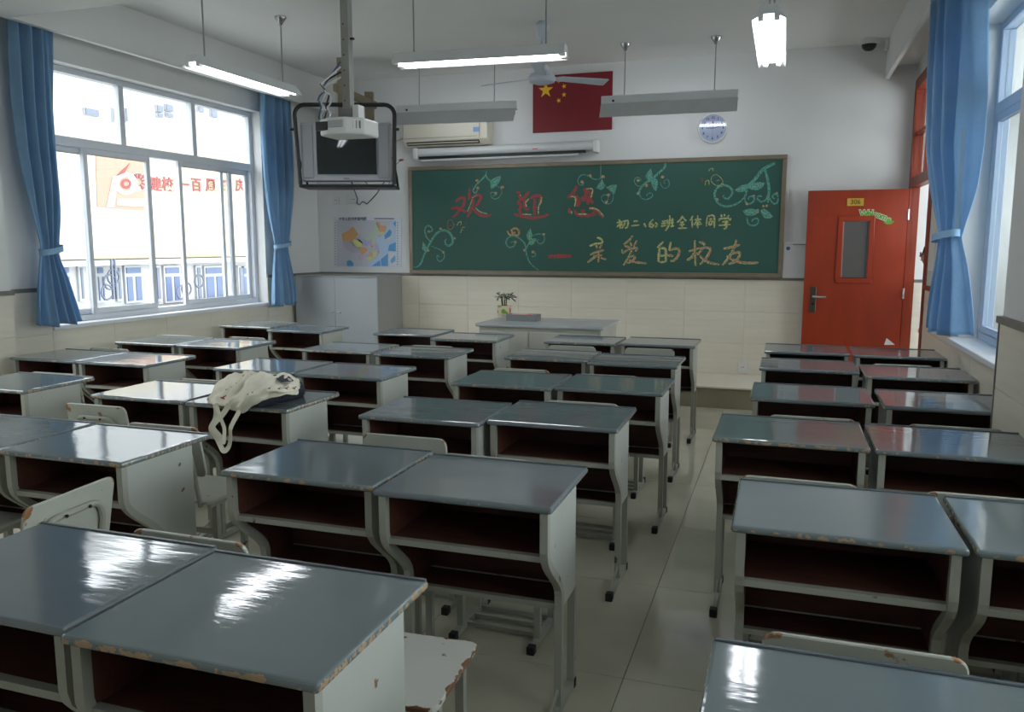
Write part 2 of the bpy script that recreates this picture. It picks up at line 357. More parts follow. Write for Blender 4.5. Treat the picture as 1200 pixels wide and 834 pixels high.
# ------------------------------------------------------------------ windows
def frame_rect(mb, x0, x1, y0, y1, z0, z1, w):
    mb.box(x0, x1, y0, y1, z0, z0+w).box(x0, x1, y0, y1, z1-w, z1).box(x0, x1, y0, y0+w, z0+w, z1-w).box(x0, x1, y1-w, y1, z0+w, z1-w); return mb
def window(name, label, side, y0, y1, M, sashes, mulls, zt, xo):
    # xo: frame plane centre
    w = thing(name, label, None, (0, 0, 0), kind='structure')
    fr = MB(); frame_rect(fr, xo-.04, xo+.04, y0, y1, WIN_Z0+.02, WIN_Z1, .05)
    fr.box(xo-.04, xo+.04, y0+.05, y1-.05, zt, zt+.075)
    fr.build('window_frame', M, w, .004, 1)
    ys = [y0+.05]+list(mulls)+[y1-.05]
    for m_ in mulls: MB().box(xo-.03, xo+.03, m_-.028, m_+.028, zt+.075, WIN_Z1-.05).build('mullion', M, w)
    for a, b in zip(ys[:-1], ys[1:]): MB().box(xo-.003, xo+.003, a, b, zt+.075, WIN_Z1-.05).build('pane', GLASS, w)
    for (a, b, off) in sashes:
        s = MB(); frame_rect(s, xo+off-.016, xo+off+.016, a, b, WIN_Z0+.07, zt, .045)
        so = s.build('sash', M, w, .003, 1)
        MB().box(xo+off-.003, xo+off+.003, a+.045, b-.045, WIN_Z0+.115, zt-.045).build('pane', GLASS, so)
    xi = XL if side < 0 else XR
    e = .035*(1 if side < 0 else -1)
    x0, x1 = sorted((xo, xi+e))
    MB().box(x0, x1, y0-.04 if 0 else y0, y1, WIN_Z0-.012, WIN_Z0+.022).build('window_sill', mat('sill_stone', (226, 228, 232), .3), w, .004, 1)
    return w
gx = XL-.15
def Yp(px, py=250): return at(px, py, 0, gx).y
wy0, wy1 = LW[0]
window('window_1', 'large white sliding window behind blue curtains on the left wall', -1, wy0, wy1, ALU,
       [(Yp(100, 280), Yp(177, 280), .022), (Yp(210, 280), Yp(271, 280), .022), (wy0+.05, Yp(108, 280), -.022), (Yp(262, 280), wy1-.05, -.022)],
       [Yp(139, 120), Yp(224, 140)], 2.36, gx)
a, b = LW[1]
window('window_2', 'white sliding window on the left wall beside the camera', -1, a, b, ALU,
       [(a+.05, a+.85, -.022), (a+.75, a+1.6, .022), (a+1.55, a+2.4, .022), (a+2.3, b-.05, -.022)], [a+1.06, a+2.12], 2.36, gx)
gr_ = XR+.19
a, b = RW[0]
window('window_3', 'corridor window with blue-grey frame by the right curtain', 1, a, b, ALUB, [(a+.05, a+.95, .022), (a+.9, b-.05, -.022)], [a+.95], 2.40, gr_)
a, b = RW[1]
window('window_4', 'corridor window on the right wall beside the camera', 1, a, b, ALUB, [(a+.05, a+1.4, .022), (a+1.35, b-.05, -.022)], [a+1.4], 2.40, gr_)
# sky portals in the outer windows help the renderer find the sky
for i, (a, b) in enumerate(LW):
    L = bpy.data.lights.new('sky_portal', 'AREA'); L.shape = 'RECTANGLE'; L.size = WIN_Z1-WIN_Z0; L.size_y = b-a; L.cycles.is_portal = True
    o = bpy.data.objects.new('sky_portal', L); COL.objects.link(o); o.location = (XL-WT-.02, (a+b)/2, (WIN_Z0+WIN_Z1)/2); o.rotation_euler = (0, -math.pi/2, 0)

# ------------------------------------------------------------------ door
dr = thing('door_1', 'open red wooden classroom door with transom and small glass light', 'door', (0, 0, 0), kind='structure')
fr = MB(); y0, y1, zt = DOOR
X0, X1 = XR-.02, XR+.07
fr.box(X0, X1, y0-.07, y0+.03, 0, zt+.05).box(X0, X1, y1-.03, y1+.05, 0, zt+.05).box(X0, X1, y0+.03, y1-.03, zt-.04, zt+.05).box(X0, X1, y0+.03, y1-.03, 2.10, 2.19)
fr.build('door_frame', REDF, dr, .004, 1)
ym = (y0+y1)/2
MB().box(X0+.03, X1-.02, ym-.02, ym+.02, 2.19, zt-.04).build('transom_bar', REDF, dr)
MB().box(X0+.03, X1-.02, y0+.03, ym-.02, 2.58, 2.61).box(X0+.03, X1-.02, ym+.02, y1-.03, 2.58, 2.61).build('transom_bar', REDF, dr)
for a, b in ((y0+.03, ym-.02), (ym+.02, y1-.03)):
    for c_, d_ in ((2.19, 2.58), (2.61, zt-.04)): MB().box(X0+.06, X0+.066, a, b, c_, d_).build('transom_pane', GLASS, dr)
# leaf, swung 90 degrees into the room, parallel to the front wall
ly = 8.585; lx0, lx1 = .195, XR-.025; lz1 = 2.09
pTL, pBR = at(989, 259, 1, ly), at(1015, 326, 1, ly)
gx0, gx1, gz0, gz1 = pTL.x, pBR.x, pBR.z, pTL.z
lf = MB().box(lx0, gx0, ly, ly+.045, .012, lz1).box(gx1, lx1, ly, ly+.045, .012, lz1).box(gx0, gx1, ly, ly+.045, .012, gz0).box(gx0, gx1, ly, ly+.045, gz1, lz1).build('door_leaf', REDW, dr)
gm = MB(); gm.box(gx0-.05, gx1+.05, ly-.012, ly, gz1, gz1+.05).box(gx0-.05, gx1+.05, ly-.012, ly, gz0-.05, gz0).box(gx0-.05, gx0, ly-.012, ly, gz0, gz1).box(gx1, gx1+.05, ly-.012, ly, gz0, gz1)
gm.build('glazing_bead', REDW, lf, .006, 2)
MB().box(gx0, gx1, ly+.015, ly+.021, gz0, gz1).build('door_pane', mat('frosted_pane', (96, 92, 90), .35), lf)
gb = MB(); gb.box(gx0, gx0+.008, ly+.006, ly+.015, gz0, gz1).box(gx1-.008, gx1, ly+.006, ly+.015, gz0, gz1).box(gx0+.008, gx1-.008, ly+.006, ly+.015, gz0, gz0+.008).box(gx0+.008, gx1-.008, ly+.006, ly+.015, gz1-.008, gz1)
gb.build('pane_edge', STEEL, lf)
h = at(952.5, 351, 1, ly)
MB().box(h.x-.03, h.x+.03, ly-.012, ly, h.z-.13, h.z+.13).build('handle_plate', mat('bronze_grey', (110, 104, 96), .3, .9), lf, .012, 2)
MB().tube([(h.x, ly-.01, h.z+.03), (h.x, ly-.05, h.z+.03), (h.x+.12, ly-.055, h.z+.03)], .011, 8).build('door_handle', STEEL, lf, smooth=True)
MB().lathe([(.013, 0), (.013, .01)], (h.x, ly-.022, h.z-.04), 12, 'y').build('keyhole', DARK, lf)
p0, p1 = at(993, 232.5, 1, ly), at(1012, 241, 1, ly)
MB().box(p0.x, p1.x, ly-.006, ly, p1.z, p0.z).build('number_plate', mat('brass_plate', (206, 172, 66), .35, .2), lf)
t = obj('plate_number', text_mesh('plate_number', '306', .062, mat('plate_ink', (110, 84, 30), .5), .001, .001), lf)
t.location = ((p0.x+p1.x)/2, ly-.0075, (p0.z+p1.z)/2); t.rotation_euler = (math.pi/2, 0, 0)
# arched sticker
GRN = mat('sticker_green', (96, 160, 60), .5); WHS = mat('sticker_white', (236, 240, 226), .5)
A0, A1 = at(1010, 248, 1, ly), at(1043, 257, 1, ly)
for i, ch in enumerate('Welcome'):
    wts = (.98, .58, .28, .56, .6, .88, .58); u = (sum(wts[:i])+wts[i]/2)/sum(wts); px = 1008.5+35.5*u; py = 250.5-1.5*math.sin(u*math.pi)+8*u*u
    p = at(px, py, 1, ly); rot = -.10-.55*u*1.0+.15
    for nm, m_, off, yy in (('sticker_outline', WHS, .0065, .0015), ('sticker_letter', GRN, .0026, .003)):
        t = obj(nm, text_mesh(nm, ch, .088, m_, off, .0006, 'CENTER', .9), lf)
        t.location = (p.x, ly-yy, p.z); t.rotation_euler = (math.pi/2, -rot, 0)
p = at(1042, 260.5, 1, ly)
MB().prism([(p.x-.05, ly-.003, p.z), (p.x-.02, ly-.003, p.z+.018), (p.x+.05, ly-.003, p.z+.012), (p.x+.02, ly-.003, p.z-.016), (p.x-.02, ly-.003, p.z-.018)], (0, .002, 0)).build('sticker_leaf', GRN, lf)
for z in (.35, 1.1, 1.85): MB().lathe([(.012, -.05), (.012, .05)], (lx1+.004, ly, z), 8).build('hinge', STEEL, lf)
MB().prism([tuple(at(x, y, 1, ly-.003)) for x, y in ((1036, 404), (1049, 404), (1039, 396))], (0, .002, 0)).build('torn_sticker', WHITEP, lf)
# deep plaster reveal beyond the door and corridor
st = struct('wall_corridor_stub', MB().box(XR+.07, XR+WT, DOOR[1]-.02, DOOR[1]+.10, 0, CZ), WALL, 'white plaster reveal beside the door frame')
MB().box(XR+.071, XR+WT, DOOR[1]-.032, DOOR[1]-.02, 0, DZ).build('wall_tile', TILEW, st)
MB().box(XR+.071, XR+WT, DOOR[1]-.036, DOOR[1]-.02, DZ, DZ+.03).build('dado_strip', TRIMG, st)
cw = struct('wall_corridor', MB().box(3.4, 3.6, YB, -.6, 0, CZ).box(3.4, 3.6, 12.6, 13.3, 0, CZ).box(3.4, 3.6, -.6, 12.6, 0, DZ).box(3.4, 3.6, -.6, 12.6, 3.05, CZ).box(XR+WT, 3.4, 13.1, 13.3, 0, CZ).box(XR+WT, 3.4, YB-.2, YB, 0, CZ).box(XR, XR+WT, D+WT, 13.3, 0, CZ), WALL, 'white corridor wall seen through the right window')
dado(cw, 3.4, -1, YB, 13.1, 0, DZ, .62, 0, 'x')
cwn = thing('window_5', 'long corridor window facing outdoors', None, (0, 0, 0), kind='structure')
for i in range(8):
    y0_, y1_ = -.6+i*13.2/8, -.6+(i+1)*13.2/8; fm_ = MB(); frame_rect(fm_, 3.47, 3.53, y0_, y1_, DZ, 3.05, .05); s_ = fm_.build('sash', ALUB, cwn)
    MB().box(3.497, 3.503, y0_+.05, y1_-.05, DZ+.05, 3.0).build('pane', GLASS, s_)
L = bpy.data.lights.new('sky_portal', 'AREA'); L.shape = 'RECTANGLE'; L.size = 3.05-DZ; L.size_y = 13.2; L.cycles.is_portal = True
o = bpy.data.objects.new('sky_portal', L); COL.objects.link(o); o.location = (3.62, 6.0, (DZ+3.05)/2); o.rotation_euler = (0, math.pi/2, 0)
struct('trim_7', MB().box(3.375, 3.4, YB, 13.1, DZ, DZ+.035), TRIMG, 'grey strip along the corridor wall')
struct('ceiling_corridor', MB().box(XR+WT, 3.6, YB-.2, 13.3, CZ, CZ+.15), CEIL, 'white corridor ceiling')
CT = emit('added_corridor_tube', (240, 246, 255), CORRIDOR_POWER)
for i, y in enumerate((1.2, 4.2, 7.0)):  # added lamps, out of view, that brighten the corridor
    c = thing('added_corridor_lamp', 'unseen white tube lamp added on the corridor ceiling %s' % ('beside the camera', 'by the right pier', 'by the door')[i], 'lamp', (2.4, y, CZ-.06), group='added corridor ceiling lamps')
    MB().box(-.1, .1, -.62, .62, .02, .06).build('lamp_base', WHITEM, c)
    for s in (-.05, .05): MB().tube([(s, -.6, 0), (s, .6, 0)], .018, 10).build('tube', CT, c)
# ================================================================== DESKS
DW, DD, DH = .60, .485, .78
def make_desk():
    root = thing('school_desk', '', 'desk')
    top = MB().box(-.30, .30, -.2425, .2425, -.011, .011).build('desktop', DTOP, root, .009, 3); top.location = (0, 0, DH-.011)
    MB().box(-.296, .296, .228, .240, DH-.004, DH+.004).build('pencil_ledge', mat('ledge_dark', (84, 92, 98), .35), root, .002, 1)
    # side panel outline in (y, z)
    def curve():
        pts = [(-.215, .757), (-.215, .63)]
        for i in range(1, 9):
            u = i/8; pts.append((-.215+.175*(3*u*u-2*u**3), .63-.21*u))
        pts += [(-.038, .37)]
        return pts
    cv = curve()
    for s in (-1, 1):
        x0 = s*.268; x1 = s*.280
        poly = [(x0, y, z) for y, z in cv]+[(x0, .145, .37), (x0, .145, .757)]
        MB().prism(poly, (x1-x0, 0, 0)).build('side_panel', PAINT, root)
        MB().prism([(x0-s*.001, y, z) for y, z in cv]+[(x0-s*.001, .145, .37), (x0-s*.001, .145, .757)], (-s*.004, 0, 0)).build('side_lining', INNER, root)
        path = [(s*.272, y-.002, z) for y, z in cv]
        MB().tube(path, .013, up=(1, 0, 0), sq=(.013, .0125)).build('edge_tube', TUBE, root)
        MB().box(s*.272-.0125, s*.272+.0125, -.053, -.027, .028, .372).build('leg', TUBE, root)
        MB().box(s*.272-.0125, s*.272+.0125, .118, .144, .028, .372).build('leg', TUBE, root)
        MB().box(s*.272-.0125, s*.272+.0125, -.235, .143, .006, .032).build('foot_bar', TUBE, root)
        MB().prism([(s*.272-.004, -.20, .032), (s*.272-.004, -.035, .10), (s*.272-.004, -.035, .085), (s*.272-.004, -.17, .032)], (.008, 0, 0)).build('foot_brace', TUBE, root)
        for y0, y1 in ((-.245, -.205), (.125, .150)): MB().box(s*.272-.0155, s*.272+.0155, y0, y1, 0, .035).build('foot_cap', RUBBER, root, .003, 1)
    MB().box(-.268, .268, .128, .144, .37, .757).build('back_panel', PAINT, root)
    MB().box(-.262, .262, .122, .127, .39, .757).build('back_lining', INNER, root)
    MB().box(-.262, .262, -.19, .122, .600, .610).build('shelf', INNER, root)
    MB().box(-.262, .262, -.214, -.19, .594, .613).build('shelf_edge', TUBE, root)
    MB().box(-.262, .262, -.02, .122, .372, .384).build('bottom_shelf', INNER, root)
    MB().box(-.262, .262, -.042, -.02, .368, .386).build('shelf_edge', TUBE, root)
    return root
K = .907
NUM = ['front', 'second', 'third', 'fourth', 'fifth', 'rear']
# (block phrase, column phrase, row, left x, near y)
DESKS = []
def row(block, r, lx, ly_, rx, ry):
    if lx is not None: DESKS.append((block, 'left', r, lx+.30, ly_+.2425))
    if rx is not None: DESKS.append((block, 'right', r, rx+.30, ry+.2425))
WB, SB, MBk, RB = 'window-wall block', 'second block from windows', 'middle block beside the aisle', 'door-side block'
row(WB, 0, -5.24, 6.57, -4.555, 6.375); row(WB, 1, -5.155, 5.17, -4.535, 5.16); row(WB, 2, -5.155, 4.22, -4.545, 4.21); row(WB, 3, None, 0, -4.475, 3.24)
row(SB, 0, -3.48, 6.44, -2.82, 6.22); row(SB, 1, -3.46, 5.25, -2.81, 5.20); row(SB, 2, -3.455, 4.25, -2.825, 4.22); row(SB, 3, -3.45, 3.272, -2.825, 3.255); row(SB, 4, -3.465, 2.26, -2.84, 2.245)
row(MBk, 0, -1.85, 6.33, -1.23, 6.38); row(MBk, 1, -1.85, 5.34, -1.23, 5.26); row(MBk, 2, -1.79, 4.225, -1.18, 4.26); row(MBk, 3, -1.85, 3.262, -1.245, 3.345); row(MBk, 4, -1.84, 2.275, -1.228, 2.245); row(MBk, 5, -1.97, 1.19, -1.36, 1.17)
row(RB, 0, -.115, 6.27, .505, 6.235); row(RB, 1, -.125, 5.385, .495, 5.245); row(RB, 2, -.14, 4.295, .495, 4.275); row(RB, 3, -.25, 3.335, .365, 3.325); row(RB, 4, -.112, 2.27, .505, 2.275); row(RB, 5, -.105, 1.093, None, 0)
proto = make_desk()
DOBJ = {}
for i, (blk, c, r, x, y) in enumerate(DESKS):
    o = proto if i == 0 else copy_tree(proto)
    o.location = (x, y, 0); o.rotation_euler.z = random.uniform(-.006, .006)
    DOBJ[(blk, c, r)] = o
    extra = 'blue-grey-topped school desk'
    tag(o, '%s, %s of its pair, %s row, %s' % (extra, c, NUM[r], blk), 'desk', 'paired school desks')
DOBJ[(SB, 'right', 3)]['label'] = 'grey school desk under the cream tote bag, right of its pair'
DOBJ[(SB, 'left', 4)]['label'] = 'school desk cut by the left picture edge behind the turned chair'
# ================================================================== CHAIRS
def make_chair(back=True):
    root = thing('school_chair' if back else 'school_stool', '', 'chair' if back else 'stool')
    # seat, slightly dished, rounded corners
    def rr(w, d, r, z, n=4):
        pts = []
        for cx, cy, a0 in ((w-r, d-r, 0), (-w+r, d-r, 90), (-w+r, -d+r, 180), (w-r, -d+r, 270)):
            for i in range(n+1):
                a = math.radians(a0+90*i/n); pts.append((cx+r*math.cos(a), cy+r*math.sin(a), z))
        return pts
    MB().prism(rr(.19, .18, .03, .412), (0, 0, .016)).build('seat', SEATP if back else STOOLP, root, .003, 1)
    for s in (-1, 1):
        x = s*.163
        MB().box(x-.0125, x+.0125, -.19, .185, .006, .030).build('foot_bar', TUBE, root)
        for y0, y1 in ((-.20, -.165), (.165, .195)): MB().box(x-.0155, x+.0155, y0, y1, 0, .034).build('foot_cap', RUBBER, root, .003, 1)
        MB().box(x-.0125, x+.0125, -.115, -.090, .03, .412).build('leg', TUBE, root)
        MB().box(x-.0125, x+.0125, .075, .100, .03, .412).build('leg', TUBE, root)
        MB().box(x-.011, x+.011, -.15, .15, .39, .412).build('seat_rail', TUBE, root)
    MB().box(-.151, .151, -.110, -.095, .25, .272).build('stretcher', TUBE, root)
    MB().box(-.151, .151, .08, .095, .39, .41).build('stretcher', TUBE, root)
    for y in (-.06, .02, .10): MB().box(-.151, .151, y-.009, y+.009, .012, .028).build('foot_rail', TUBE, root)
    if back:
        t = Vector((0, -.19, 1)).normalized()
        def bp(x, h, off=0):
            base = Vector((x, -.165, .43)); q = base+t*h; q.y += off; return q
        pts = []
        w, h0, h1, r = .19, .115, .352, .03
        for cx, ch, a0 in ((w-r, h1-r, 0), (-w+r, h1-r, 90), (-w+r, h0+r, 180), (w-r, h0+r, 270)):
            for i in range(5):
                a = math.radians(a0+22.5*i); pts.append(bp(cx+r*math.cos(a), ch+r*math.sin(a), .0))
        MB().prism(pts, (0, .014, 0)).build('backrest', SEATP, root, .003, 1)
        path = [bp(-.135, -.03, -.012), bp(-.135, .20, -.012)]
        for i in range(1, 7):
            a = math.radians(180-15*i); path.append(bp(-.075+.06*math.cos(a), .20+.085*math.sin(a), -.012))
        for i in range(0, 7):
            a = math.radians(90-15*i); path.append(bp(.075+.06*math.cos(a), .20+.085*math.sin(a), -.012))
        path += [bp(.135, -.03, -.012)]
        MB().tube(path, .011, 8).build('back_frame', TUBE, root, smooth=True)
        for x in (-.05, .05): MB().lathe([(.006, -.004), (.006, .0)], tuple(bp(x, .285, -.026)), 8, 'y').build('rivet', DARK, root)
    return root
cproto = make_chair()
# (block, column, row, centre x, back-top y, rz)
CHAIRS = [(MBk, 'left', 0, -1.56, 6.12), (MBk, 'right', 0, -.95, 6.15), (MBk, 'left', 1, -1.57, 4.85), (MBk, 'right', 1, -.99, 4.79), (MBk, 'right', 2, -.945, 3.90),
          (MBk, 'left', 3, -1.47, 2.95), (MBk, 'right', 3, -1.02, 2.745), (MBk, 'left', 4, -1.51, 1.71),
          (SB, 'left', 3, -3.215, 3.06), (SB, 'right', 3, -2.57, 2.80), (SB, 'left', 2, -3.21, 3.86), (SB, 'left', 1, -3.15, 4.755), (SB, 'right', 0, -2.60, 5.77),
          (WB, 'right', 0, -4.36, 5.815), (WB, 'left', 0, -5.04, 5.75), (WB, 'left', 1, -4.89, 4.83), (WB, 'right', 2, -4.27, 3.775), (WB, 'left', 2, -4.92, 3.775),
          (RB, 'left', 3, .08, 2.80), (RB, 'right', 3, .65, 2.80), (RB, 'left', 2, .15, 3.885), (RB, 'right', 2, .74, 3.87), (RB, 'right', 0, .77, 5.83), (RB, 'left', 4, .18, 1.635)]
for i, (blk, c, r, x, by) in enumerate(CHAIRS):
    o = cproto if i == 0 else copy_tree(cproto)
    o.location = (x, by+.24, 0); o.rotation_euler.z = random.uniform(-.02, .02)
    tag(o, 'pale grey chair of the %s desk, %s row, %s' % (c, NUM[r], blk), 'chair', 'school chairs behind the desks')
o = copy_tree(cproto); o.location = (-2.37, 1.92, 0); o.rotation_euler.z = math.pi/2+.08
tag(o, 'pale chair turned sideways, chipped backrest corners and arched tube, behind nearest left desk', 'chair', 'school chairs behind the desks')
q = at(30, 598, 2, .785)
o = copy_tree(cproto); o.location = (-3.17, 2.30, 0); o.rotation_euler.z = .03
tag(o, 'pale chair cut off by the left picture edge beside the turned chair', 'chair', 'school chairs behind the desks')
o = make_chair(False); o.location = (-.965, 1.86, 0); o.rotation_euler.z = .05
tag(o, 'white-painted seat with chipped brown edges beside the nearest desk', 'stool')

# ================================================================== FRONT OF ROOM
# podium
pz = .84
a, b, c_ = at(555, 379, 2, pz), at(708, 383, 2, pz), at(724, 374.5, 2, pz)
px0, px1, py0, py1 = a.x, b.x, (a.y+b.y)/2, min(c_.y, 7.80)
pod = thing('teacher_podium', 'pale grey wooden teacher desk with drawers in front of the blackboard', 'desk', ((px0+px1)/2, (py0+py1)/2, 0))
pw, pd = (px1-px0)/2, (py1-py0)/2
PODM = painted_mat('podium_paint', (186, 186, 174), (140, 120, 96), .72)
MB().box(-pw, pw, -pd, pd, pz-.03, pz).build('podium_top', mat('podium_top_paint', (172, 176, 178), .3, noise=(5, .05)), pod, .008, 2)
MB().box(-pw+.03, pw-.03, -pd+.03, pd-.03, .0, pz-.03).build('podium_body', PODM, pod)
for x0, x1, z0, z1 in ((-pw+.05, -.10, .06, pz-.07), (-.085, pw-.06, pz-.22, pz-.07), (-.085, pw-.06, .06, pz-.235)):
    MB().box(x0, x1, -pd+.018, -pd+.03, z0, z1).build('front_panel', PODM, pod, .003, 1)
MB().lathe([(.012, 0), (.008, .012)], (.26, -pd+.008, pz-.12), 10, 'y').build('drawer_lock', STEEL, pod)
# things on the podium
q = at(588.5, 372, 2, pz)
pot = thing('potted_plant', 'small green leafy plant in a patterned pot on the teacher desk', 'plant', (q.x, q.y+.06, pz))
POT = bpy.data.materials.new('pot_pattern'); POT.use_nodes = True; nt = POT.node_tree; b_ = nt.nodes['Principled BSDF']; b_.inputs['Roughness'].default_value = .4
tc = nt.nodes.new('ShaderNodeTexCoord'); vo = nt.nodes.new('ShaderNodeTexVoronoi'); vo.distance = 'CHEBYCHEV'; vo.inputs['Scale'].default_value = 22
nt.links.new(tc.outputs['Object'], vo.inputs['Vector']); cr = nt.nodes.new('ShaderNodeValToRGB'); cr.color_ramp.interpolation = 'CONSTANT'
e = cr.color_ramp.elements; e[0].position = 0; e[0].color = (*lin((216, 200, 168)), 1); e[1].position = .55; e[1].color = (*lin((120, 168, 52)), 1)
e2 = e.new(.72); e2.color = (*lin((222, 206, 178)), 1); e3 = e.new(.92); e3.color = (*lin((200, 92, 84)), 1)
sx_ = nt.nodes.new('ShaderNodeSeparateColor'); nt.links.new(vo.outputs['Color'], sx_.inputs[0]); nt.links.new(sx_.outputs[0], cr.inputs[0]); nt.links.new(cr.outputs[0], b_.inputs['Base Color'])
MB().lathe([(.055, .012), (.068, .02), (.074, .07), (.070, .118), (.066, .118), (.064, .10), (0, .10)], n=20).build('pot', POT, pot, smooth=True)
MB().lathe([(.06, 0), (.064, .012), (0, .013)], n=20).build('saucer', WHITEP, pot, smooth=True)
LEAF = mat('leaf_green', (40, 62, 30), .5, noise=(30, .25))
stems = MB(); rr_ = random.Random(3)
for i in range(7):
    a = i*.9; h = .09+.05*rr_.random()
    stems.tube([(.02*math.cos(a), .02*math.sin(a), .10), (.03*math.cos(a), .03*math.sin(a), .13+h*.5), (.06*math.cos(a)+(.05 if i % 3 == 0 else 0), .05*math.sin(a), .12+h)], .004, 5)
stems.build('stem', LEAF, pot)
lm = MB().prism([(0, 0, 0), (.008, .018, .004), (0, .045, 0), (-.008, .018, .004)], (0, 0, .001)).mesh('leaf', LEAF)
for i in range(70):
    a = rr_.random()*math.tau; rad = .015+.07*rr_.random()**.7
    l = obj('leaf', lm, pot); l.location = (rad*math.cos(a)*1.1+.012, rad*math.sin(a)*.8, .19+.055*rr_.random()-.5*max(0, rad-.04)*(1 if math.cos(a) > 0 else .2))
    l.rotation_euler = (rr_.uniform(-.9, .5), rr_.uniform(-.6, .6), a-math.pi/2+rr_.uniform(-.8, .8))
a, b = at(592.5, 376, 2, pz), at(628, 377, 2, pz)
tray = thing('chalk_tray', 'grey open box of chalk on the teacher desk', 'box', ((a.x+b.x)/2, a.y+.10, pz), .02)
tw = (b.x-a.x)/2; GREYC = mat('grey_card', (128, 130, 130), .7)
MB().box(-tw, tw, -.08, .08, 0, .006).build('tray_base', GREYC, tray)
for bx in ((-tw, tw, -.08, -.074), (-tw, tw, .074, .08), (-tw, -tw+.006, -.074, .074), (tw-.006, tw, -.074, .074)): MB().box(*bx, .006, .062).build('tray_side', GREYC, tray)
for i in range(9):
    y = -.06+i*.015
    MB().tube([(-tw+.03+rr_.random()*.04, y, .058), (-tw+.16+rr_.random()*.08, y+.005, .060)], .0055, 6).build('chalk_stick', [mat('chalk_red', (206, 120, 120), .9), mat('chalk_white', (236, 236, 232), .9)][i % 2], tray)
MB().box(-tw+.008, tw-.008, -.072, .072, .006, .052).build('chalk_dust_bed', mat('chalk_dust', (190, 160, 158), .95), tray)
q = at(682, 375, 2, pz)
tag(MB().box(-.13, .13, -.06, .06, 0, .003).build('paper_sheet', mat('grey_paper', (196, 198, 198), .6)), 'flat pale sheet lying on the teacher desk', 'paper').location = (q.x, q.y+.02, pz)
# cabinet
cf = 8.10
c0, c1 = at(345.5, 324, 1, cf), at(441.5, 324, 1, cf)
cab = thing('storage_cabinet', 'grey two-door storage cabinet under the map in the corner', 'cabinet', ((c0.x+c1.x)/2, (cf+D-.03)/2, 0))
cw_, cdp = (c1.x-c0.x)/2, (D-.03-cf)/2
CAB = mat('cabinet_grey', (168, 172, 176), .42, noise=(4, .02)); CAB2 = mat('cabinet_side', (156, 156, 152), .6)
MB().box(-cw_, cw_, -cdp+.02, cdp, 0, 1.20).build('cabinet_body', CAB2, cab)
MB().box(-cw_, cw_, -cdp, cdp, 1.20, 1.216).build('cabinet_top', CAB2, cab)
sp = at(392.5, 350, 1, cf).x-(c0.x+c1.x)/2
for x0, x1, hx in ((-cw_, sp-.002, sp-.05), (sp+.002, cw_, sp+.05)):
    d = MB().box(x0, x1, -cdp, -cdp+.018, .05, 1.195).build('cabinet_door', CAB, cab)
    MB().tube([(hx-.02, -cdp, .80), (hx-.02, -cdp-.02, .80), (hx+.02, -cdp-.02, .80), (hx+.02, -cdp, .80)], .006, 6).build('handle', STEEL, d)
# ------------------------------------------------------------------ blackboard
B0, B1 = at(478.1, 194.5, 1, D-.05), at(916.5, 327, 1, D-.05)
bx0, bx1 = B0.x, B1.x; bz1, bz0 = B0.z-.012, B1.z+.012
bd = thing('blackboard', 'wide green blackboard with chalk greeting and vine drawings', 'blackboard', (0, D, 0))
MB().box(bx0+.03, bx1-.03, -.045, -.012, bz0+.03, bz1-.03).build('board_surface', BOARD, bd)
fw = .045
MB().box(bx0, bx1, -.06, -.008, bz1-fw, bz1).build('board_frame', BFRAME, bd, .005, 1)
MB().box(bx0, bx1, -.06, -.008, bz0, bz0+fw).build('board_frame', BFRAME, bd, .005, 1)
MB().box(bx0, bx0+fw, -.06, -.008, bz0+fw, bz1-fw).build('board_frame', BFRAME, bd, .005, 1)
MB().box(bx1-fw, bx1, -.06, -.008, bz0+fw, bz1-fw).build('board_frame', BFRAME, bd, .005, 1)
MB().box(bx0+.02, bx1-.02, -.085, -.06, bz0+.002, bz0+.022).build('chalk_ledge', BFRAME, bd)
for x in (bx0+.2, bx0+.9, bx0+1.75, bx0+2.0): MB().lathe([(.012, 0), (.012, .02)], (x, -.045, bz1-.012), 8, 'y').build('frame_clip', STEEL, bd)
CH = {'r': chalk_mat('chalk_red_dust', (190, 80, 86)), 'y': chalk_mat('chalk_yellow_dust', (206, 202, 138)), 'p': chalk_mat('chalk_pink_dust', (200, 138, 116)),
      't': chalk_mat('chalk_teal_dust', (114, 176, 160)), 'o': chalk_mat('chalk_orange_dust', (222, 168, 120)), 'g': chalk_mat('chalk_pale_dust', (170, 190, 160))}
BY = D-.0455
def smooth_path(p, n=5):
    if len(p) < 3: return p
    out = []
    for i in range(len(p)-1):
        p0, p1, p2, p3 = p[max(i-1, 0)], p[i], p[i+1], p[min(i+2, len(p)-1)]
        for k in range(n):
            t = k/n
            out.append(tuple(.5*((2*p1[j])+(-p0[j]+p2[j])*t+(2*p0[j]-5*p1[j]+4*p2[j]-p3[j])*t*t+(-p0[j]+3*p1[j]-3*p2[j]+p3[j])*t**3) for j in (0, 1)))
    out.append(p[-1]); return out
layer = [0]
def ribbon(mb, pts, w, taper=.35):
    layer[0] += 1; y = BY-D-.0004-.00003*(layer[0] % 40)
    n = len(pts); L = []; R = []
    for i, (x, z) in enumerate(pts):
        a, b = pts[max(i-1, 0)], pts[min(i+1, n-1)]; dx, dz = b[0]-a[0], b[1]-a[1]; l = math.hypot(dx, dz) or 1
        u = i/(n-1); k = w*.5*(1-taper*abs(2*u-1)**3)*(1+.12*math.sin(i*2.1+layer[0]))
        L.append((x-dz/l*k, y, z+dx/l*k)); R.append((x+dz/l*k, y, z-dx/l*k))
    mb.add(L+R, [[i, i+1, n+i+1, n+i] for i in range(n-1)])
